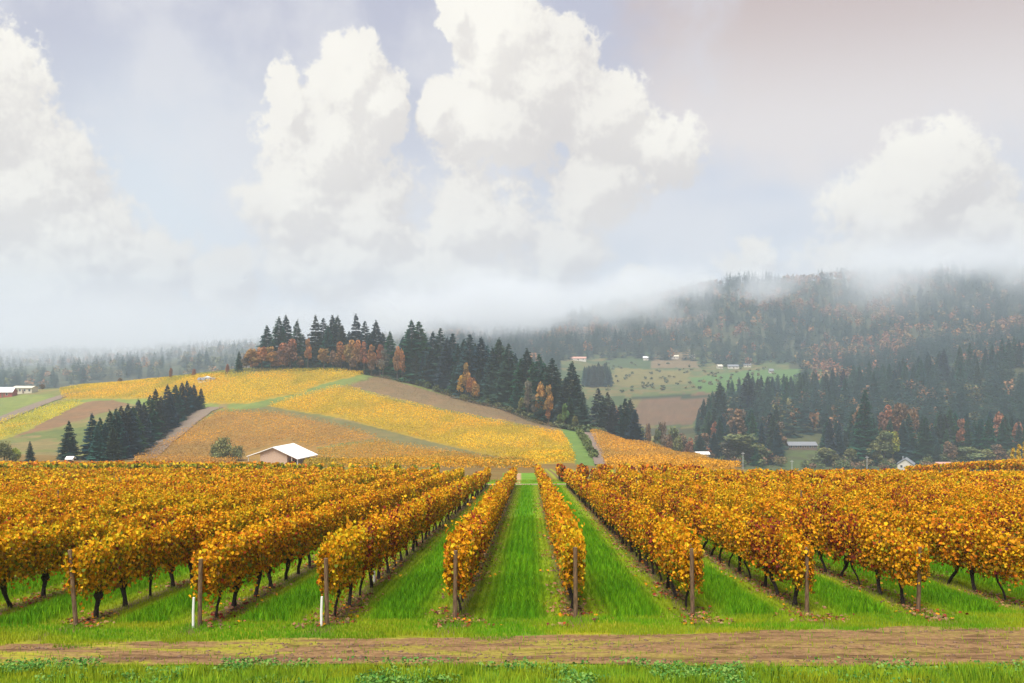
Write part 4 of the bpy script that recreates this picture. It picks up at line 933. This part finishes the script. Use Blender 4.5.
while len(items) < 5200 and tr < 90000:
    tr += 1
    Yd = math.sqrt(rr.uniform(880**2, 1800**2)); px = rr.uniform(400, 1080)
    x, y, z = at(px, Yd); py = CY-F*(z-CAMZ)/Yd
    if px < 800 and py > 361-(px-560)*.0+ (6 if px > 700 else 0) and px > 560: continue
    if px >= 800 and Yd < 880: continue
    nz = float(fbm(np.array(x/110.), np.array(y/110.), 3)); q = rr.random()
    warm = nz > (.47 if px > 700 else .56)
    if (warm and q < .86) or q < .12:
        items.append((x, y, rr.uniform(12, 19), rr.uniform(3.8, 6.2), 'd', rr.choice([(.27,.12,.065),(.22,.1,.065),(.25,.16,.07),(.18,.13,.075),(.32,.15,.06),(.2,.105,.065)])))
    else: items.append((x, y, rr.uniform(15, 28), rr.uniform(1.0, 1.4), 'c', rr.choice(FIRCOL)))
forest('hill_forest', 'misty mixed forest of firs and rusty autumn trees on the far right hill', items)
items = []; tr = 0
while len(items) < 2400 and tr < 30000:
    tr += 1
    Yd = math.sqrt(rr.uniform(900**2, 2250**2)); px = rr.uniform(-150, 430); x, y, z = at(px, Yd)
    nz = float(fbm(np.array(x/150.+9), np.array(y/150.), 3))
    if nz < .36: continue
    if rr.random() < .7: items.append((x, y, rr.uniform(12, 22), 1.5, 'c', rr.choice(FIRCOL)))
    else: items.append((x, y, rr.uniform(9, 14), 6, 'd', rr.choice([(.2,.15,.08),(.3,.16,.08),(.14,.15,.06)])))
for px, pt in ((190,336),(197,341),(26,352),(33,355),(12,354),(207,342)):
    x, y, h = top_h(px, 2000, pt-1); items.append((x, y, max(h, 25), 1.2, 'c', FIRCOL[0]))
forest('distant_woods', 'blue hazy woods on the distant hills at the left', items)
# hedge shrubs along the green strip, scrub in the valley, valley edge
items = [(*at(px+rr.uniform(-2, 2), 0)[:0], ) for px in ()]
for i in range(46):
    t = rr.random(); px = 574+t*20+rr.uniform(-1.5, 1.5); py = 425+t*33; bx, by, bz = hit(px+1, py+2, 200)
    items.append((bx, by, rr.uniform(1.5, 3), rr.uniform(1, 1.6), 'd', rr.choice([(.09,.13,.045),(.13,.16,.05)])))
forest('hedge_shrubs', 'low green shrubs between the bright grass strip and the brown track', items, 110, .25)
items = []
for i in range(420):
    px = rr.uniform(655, 1060); Yd = rr.uniform(488, 560); x, y, z = at(px, Yd)
    if (780 < px < 822 and Yd > 508) or 895 < px < 925 or 935 < px < 953 and Yd < 520: continue
    items.append((x, y, rr.uniform(2, 6), rr.uniform(2, 4), 'd', rr.choice([(.12,.14,.05),(.18,.14,.07),(.2,.12,.07),(.1,.13,.05)])))
for i in range(160):
    px = rr.uniform(400, 600); Yd = crestY(px)+rr.uniform(2, 14); x, y, z = at(px, Yd); items.append((x, y, rr.uniform(1.5, 4), rr.uniform(1.5, 3), 'd', rr.choice([(.09,.12,.05),(.13,.14,.06),(.08,.1,.045)])))
forest('undergrowth', 'scrubby undergrowth along the edges of the woods', items, 110, .38)
items = []
for i in range(150):
    px = rr.uniform(600, 800); Yd = rr.uniform(820, 1180); x, y, z = at(px, Yd); items.append((x, y, rr.uniform(1.2, 3.6), rr.uniform(1.2, 2.6), 'd', rr.choice([(.09,.11,.05),(.17,.15,.05),(.12,.12,.05),(.075,.1,.045)])))
forest('field_shrubs', 'scattered shrubs on the hazy fields across the valley', items, 40, .6)

# ------------------------------------------------------------------ buildings
M_wh = mat_plain('white metal roof', (.85,.85,.83), .45, 2, amt=.08)
M_tanw = mat_plain('tan siding', (.52,.38,.28), .8, 3, amt=.2)
M_dark = mat_plain('dark interior', (.035,.035,.045), .9, 3)
M_greyr = mat_plain('grey shingle roof', (.2,.21,.23), .8, 3, amt=.2)
M_cream = mat_plain('cream siding', (.62,.57,.5), .8, 3, amt=.15)
M_red = mat_plain('red painted boards', (.38,.09,.07), .8, 3, amt=.2)
M_redp = mat_plain('red tractor paint', (.5,.05,.05), .4, 6, amt=.15)
M_tyre = mat_plain('tyre rubber', (.03,.03,.03), .9, 20)
M_glass = mat_plain('window glass', (.05,.06,.08), .15, 3, spec=.6)
M_pale = mat_plain('pale boards', (.62,.56,.44), .8, 3, amt=.2)
M_rroof = mat_plain('pinkish tile roof', (.5,.28,.22), .8, 3, amt=.2)
M_dbrown = mat_plain('brown siding', (.2,.14,.11), .8, 3)
# open-sided barn: x across the gable, y back
Yb = 262; bx0, by0, bz0 = (274-CX)/F*Yb, Yb, zpy(Yb, 464)
bz0 = H(bx0, by0)
sB = Yb/F
o = empty('machinery_barn', (bx0, by0, bz0), radians(-20)); tag(o, 'tan barn with white roof and open lean-tos behind the orange vines', 'barn')
apex = zpy(Yb, 447.6)-bz0; wl = apex-1.9; hx = 4.6
m = MB(); m.prism([(-4.7,-.8),(4.4,-.8),(4.4,wl+.35),(0,apex-.12),(-4.7,wl+.2)], 0, .25); m.box(-4.7,-4.45,.25,9,-.8,wl+.2); m.box(4.15,4.4,.25,9,-.8,wl+.3); m.prism([(-4.7,-.8),(4.4,-.8),(4.4,wl+.35),(0,apex-.12),(-4.7,wl+.2)], 9, 9.25)
m.obj('wall', M_tanw, o)
m = MB(); m.prism([(-8.9,apex-2.95),(-4.6,apex-1.55),(0,apex+.05),(0,apex+.25),(-4.7,apex-1.35),(-8.9,apex-2.75)], -.7, 10)
m.prism([(0,apex+.05),(8.4,apex-2.99),(8.4,apex-2.79),(0,apex+.25)], -.7, 10)
m.obj('roof', M_wh, o)
for (x_, y_) in ((-8.5,-.3),(-8.5,9.6),(6.2,-.3),(8.1,-.3),(8.1,9.6),(8.1,5)):
    zt = apex-2.85 if x_ < 0 else apex-.05-x_*.3622+.03
    MB().box(x_-.1,x_+.1,y_-.1,y_+.1,-.9,zt).obj('post', M_cream, o)
MB().box(4.5,8.0,9.3,9.5,-.8,apex-3.6).obj('back_wall', M_dark, o)
def tractor(name, loc, rz, label, s=1.):
    t = empty(name, loc, rz); tag(t, label, 'tractor', 'red tractors at the barn')
    m = MB(); m.box(-.35,.35,-.3,1.5,.75,1.3); m.box(-.3,.3,1.5,1.65,.8,1.2); m.box(-.25,.25,-.9,1.3,.5,.75); m.obj('hood', M_redp, t)
    m = MB()
    for x_ in (-.5,.5):
        for y_ in (-1.1,-.2): m.box(x_-.04,x_+.04,y_-.04,y_+.04,.9,1.9)
    m.box(-.6,.6,-1.25,-.05,1.9,2.0); m.obj('canopy', M_redp, t)
    for x_ in (-.75,.75):
        w_ = MB(); w_.tube([(x_-.18,-.8,.7),(x_+.18,-.8,.7)], .7, 16); wh_ = w_.obj('wheel', M_tyre, t); MB().tube([(x_-.2,-.8,.7),(x_+.2,-.8,.7)], .38, 12).obj('rim', M_redp, wh_)
        w_ = MB(); w_.tube([(x_*.8-.12,1.1,.42),(x_*.8+.12,1.1,.42)], .42, 14); w_.obj('wheel', M_tyre, t)
    m = MB(); m.box(-.25,.25,-.95,-.5,.95,1.05); m.box(-.25,.25,-1.0,-.93,1.05,1.5); m.obj('seat', M_dark, t); return t
def bw(x_, y_):
    c_, s_ = cos(radians(-20)), sin(radians(-20)); return bx0+x_*c_-y_*s_, by0+x_*s_+y_*c_
for (x_, y_, rz, lab) in ((5.6,1.2,pi+.3,'red tractor parked under the barn lean-to'),(10.6,2.5,pi-.6,'red tractor parked outside at the right of the barn')):
    wx, wy = bw(x_, y_); tractor('tractor', (wx, wy, H(wx, wy)+.25), rz, lab)
def house(name, px, Yd, w_, dp, wh, rh, wallm, roofm, label, rz=0., cat='house', ridge='x', nwin=3, py=None, group=None, chim=False):
    if py is not None and Yd is None: x, y, z = hit(px, py, 300)
    else: x, y, z = at(px, Yd)
    o = empty(name, (x, y, z), rz); tag(o, label, cat, group); hw, hd = w_/2, dp/2
    if ridge == 'x':
        m = MB(); m.box(-hw, hw, -hd, hd, -2, wh)
        m.add([(-hw,-hd,wh),(-hw,hd,wh),(-hw,0,wh+rh*.97),(hw,-hd,wh),(hw,hd,wh),(hw,0,wh+rh*.97)], [(0,1,2),(3,5,4),(0,2,5,3),(1,4,5,2)]); m.obj('wall', wallm, o)
        ov = .5; e = ov/hd*rh; m = MB()
        for s in (-1, 1):
            y1 = s*(hd+ov)
            m.add([(-hw-.4,y1,wh-e+.03),(hw+.4,y1,wh-e+.03),(hw+.4,0,wh+rh+.03),(-hw-.4,0,wh+rh+.03),(-hw-.4,y1,wh-e+.22),(hw+.4,y1,wh-e+.22),(hw+.4,0,wh+rh+.22),(-hw-.4,0,wh+rh+.22)],
                  [(0,1,2,3),(4,7,6,5),(0,4,5,1),(1,5,6,2),(3,2,6,7),(0,3,7,4)])
        m.obj('roof', roofm, o)
    else:
        m = MB(); m.prism([(-hw,-2),(hw,-2),(hw,wh),(0,wh+rh*.97),(-hw,wh)], -hd, hd); m.obj('wall', wallm, o)
        ov = .5; e = ov/hw*rh
        m = MB(); m.prism([(-hw-ov,wh-e+.03),(0,wh+rh+.03),(0,wh+rh+.25),(-hw-ov,wh-e+.25)], -hd-.4, hd+.4); m.prism([(hw+ov,wh-e+.03),(0,wh+rh+.03),(0,wh+rh+.25),(hw+ov,wh-e+.25)], -hd-.4, hd+.4); m.obj('roof', roofm, o)
    for i in range(nwin):
        cx = -hw+w_*(i+.5)/nwin; z0 = wh*.38 if wh < 4 else wh*.6
        wi = MB().box(cx-.5,cx+.5,-hd-.06,-hd+.02,z0,z0+1.2).obj('window', M_glass, o)
        fr_ = MB().box(cx-.62,cx-.5,-hd-.09,-hd+.01,z0-.1,z0+1.3); fr_.box(cx+.5,cx+.62,-hd-.09,-hd+.01,z0-.1,z0+1.3); fr_.box(cx-.5,cx+.5,-hd-.09,-hd+.01,z0+1.2,z0+1.3); fr_.box(cx-.5,cx+.5,-hd-.09,-hd+.01,z0-.1,z0)
        fr_.obj('frame', M_cream, wi)
    MB().box(hw*.1-.5,hw*.1+.5,-hd-.08,-hd+.02,0,min(2.1, wh*.8)).obj('door', M_dbrown, o)
    if chim: MB().box(-hw*.4-.35,-hw*.4+.35,hd*.1,hd*.1+.7,wh+rh*.3,wh+rh+.9).obj('chimney', M_greyr, o)
    return o
house('farmhouse', 906, 478, 7.6, 8, 4.4, 2.6, M_cream, M_greyr, 'pale gabled house with grey roof and a chimney among valley trees', radians(-28), ridge='y', nwin=2, chim=True)
house('low_house', 943, 492, 8, 6, 1.9, 1.3, M_cream, M_rroof, 'low house with pinkish roof right of the gabled house')
house('long_building', 801, 552, 17, 8, 2.3, 1.6, M_dbrown, M_greyr, 'long low grey roofed building deep among the valley trees', nwin=6, cat='building')
house('shed', 702, 300, 3.8, 3, zpy(300, 453.5)-at(702, 300)[2], .4, M_pale, M_wh, 'small flat pale shed right of the hill shoulder', cat='shed', nwin=1)
house('white_shed', 70.5, 250, 1.3, 1.2, 1.25, .35, M_wh, M_wh, 'tiny white shed in front of the lone dark fir', cat='shed', nwin=0)
house('red_barn', 4, 500, 11, 8, 2.9, 2.2, M_red, M_wh, 'red barn with white roof at the left edge', radians(10), cat='barn', nwin=2)
house('farm_building', 25.5, 512, 11, 6, 3.0, .8, M_pale, M_pale, 'long pale wooden building right of the red barn', radians(-4), cat='building', nwin=4)
pv = house('pavilion', 207, 470, 8.0, 4, .9, .8, M_wh, M_greyr, 'small whitish pavilion with raised roof on the yellow hill crest', cat='pavilion', nwin=3)
m = MB(); m.box(-1.3,1.3,-1,1,1.2,2.0); m.obj('cupola', M_wh, pv); m = MB(); m.prism([(-1.7,2.0),(1.7,2.0),(0,2.6)], -1.3, 1.3); m.obj('cupola_roof', M_wh, pv)
for (px, py, w_, rm, wm, lab) in ((578,360.5,26,M_rroof,M_cream,'hazy building with pinkish roof beyond the ridge firs'),(646,360,9,M_wh,M_cream,'small white gabled house at the left of the far fields'),(674,358.5,15,M_pale,M_cream,'long pale roofed building on the far hillside'),
  (692,357.5,7,M_pale,M_cream,'tiny white house beside the long pale roofed building'),(719.5,368.5,7,M_pale,M_pale,'low white outbuilding left of the big cream house'),(733,368.5,16,M_greyr,M_cream,'big cream house on the far green field'),(747,367,11,M_greyr,M_pale,'greyish house right of the big cream house'),(771,373,6,M_greyr,M_cream,'small white house on the green field right of the far houses')):
    x, y, z = hit(px, py, 700); house('far_house', px, y, w_*.8, 7, 2.8, 1.8, wm, rm, lab, radians(random.uniform(-15, 15)), nwin=3, group='houses across the valley')
# poles
for px, Yd, pt, lab in ((743, 420, 452, 'pale utility pole before the rounded olive tree'), (792, 430, 460, 'short pale pole rising behind the vines below the long building'), (867, 440, 456, 'pale utility pole left of the gabled house')):
    x, y, z = at(px, Yd); h = zpy(Yd, pt)-z; m = MB(); m.tube([(0,0,-1),(0,0,h)], [.16,.12], 8); m.box(-.9,.9,-.06,.06,h-.7,h-.55)
    o = m.obj('utility_pole', mat_plain('pale pole', (.5,.5,.5), .8, 4)); o.location = (x, y, z); tag(o, lab, 'pole', 'utility poles')

# ------------------------------------------------------------------ haze and fog
def mat_vol(name, col, dens_, aniso=.1):
    m, T = mat_new(name); v = T.n('ShaderNodeVolumePrincipled'); v.inputs['Color'].default_value = (*col, 1); v.inputs['Anisotropy'].default_value = aniso
    v.inputs['Density'].default_value = dens_; o = T.n('ShaderNodeOutputMaterial'); T.set(o.inputs['Volume'], v.outputs[0]); return m, T, v
M_haze, _, _ = mat_vol('haze', (.72,.86,1.0), .00028)
MB().box(-1750,1750,-70,2700,-110,190).obj('haze', M_haze)['kind'] = 'stuff'
M_fog, T, v = mat_vol('fog', (.95,.975,1.), .01)
geo = T.n('ShaderNodeTexCoord').outputs['Object']
FOGB = [(at(470,1350)[0],1350,45,330,230,46),(at(585,1300)[0],1300,62,210,200,40),(at(690,1500)[0],1500,98,75,120,34),(at(775,1480)[0],1480,92,60,120,30),(at(1000,1500)[0],1500,168,400,300,52),(at(868,1450)[0],1450,120,60,110,66),(at(650,1450)[0],1450,88,60,100,38),(at(935,1420)[0],1420,128,90,90,40),(at(1060,1350)[0],1350,120,120,100,34)]
acc = None
for (x, y, z, rx, ry, rz) in FOGB:
    d = T.v('LENGTH', T.v('MULTIPLY_ADD', geo, (1/rx, 1/ry, 1/rz), (-x/rx, -y/ry, -z/rz))); acc = d if acc is None else T.m('MINIMUM', acc, d)
nz = T.noise(geo, .0085, 5, .6)
dd = T.m('ADD', T.m('SUBTRACT', 1., acc), T.m('MULTIPLY_ADD', nz, 4.0, -2.05))
lft = at(60,1750)[0]
far_d = T.v('LENGTH', T.v('MULTIPLY_ADD', geo, (1/1000, 1/560, 1/150), (-lft/1000, -1750/560, 10/150)))
thin = T.m('MULTIPLY', T.ss(far_d, .3, 1., 1, 0), .002)
dsum = T.m('ADD', T.m('MULTIPLY', T.ss(dd, 0, .8), .0085), T.m('ADD', thin, T.m('MULTIPLY', T.m('MULTIPLY', T.ss(T.noise(geo, .0065, 5, .62), .48, .7), T.ss(T.xyz(geo)[2], 20, 120)), T.m('MULTIPLY', T.ss(T.xyz(geo)[0], 200, 500), .0085))))
T.set(v.inputs['Density'], T.m('MULTIPLY', dsum, T.ss(T.m('ADD', T.xyz(geo)[2], T.m('MULTIPLY_ADD', nz, 90, -45)), 118, 178, 1, 0)))
fg = MB().box(-1700,1350,1020,2350,-105,185).obj('fog', M_fog); tag(fg, 'white fog drifting over the wooded hills', 'fog', kind='stuff')
M_fog.cycles.volume_step_rate = .5
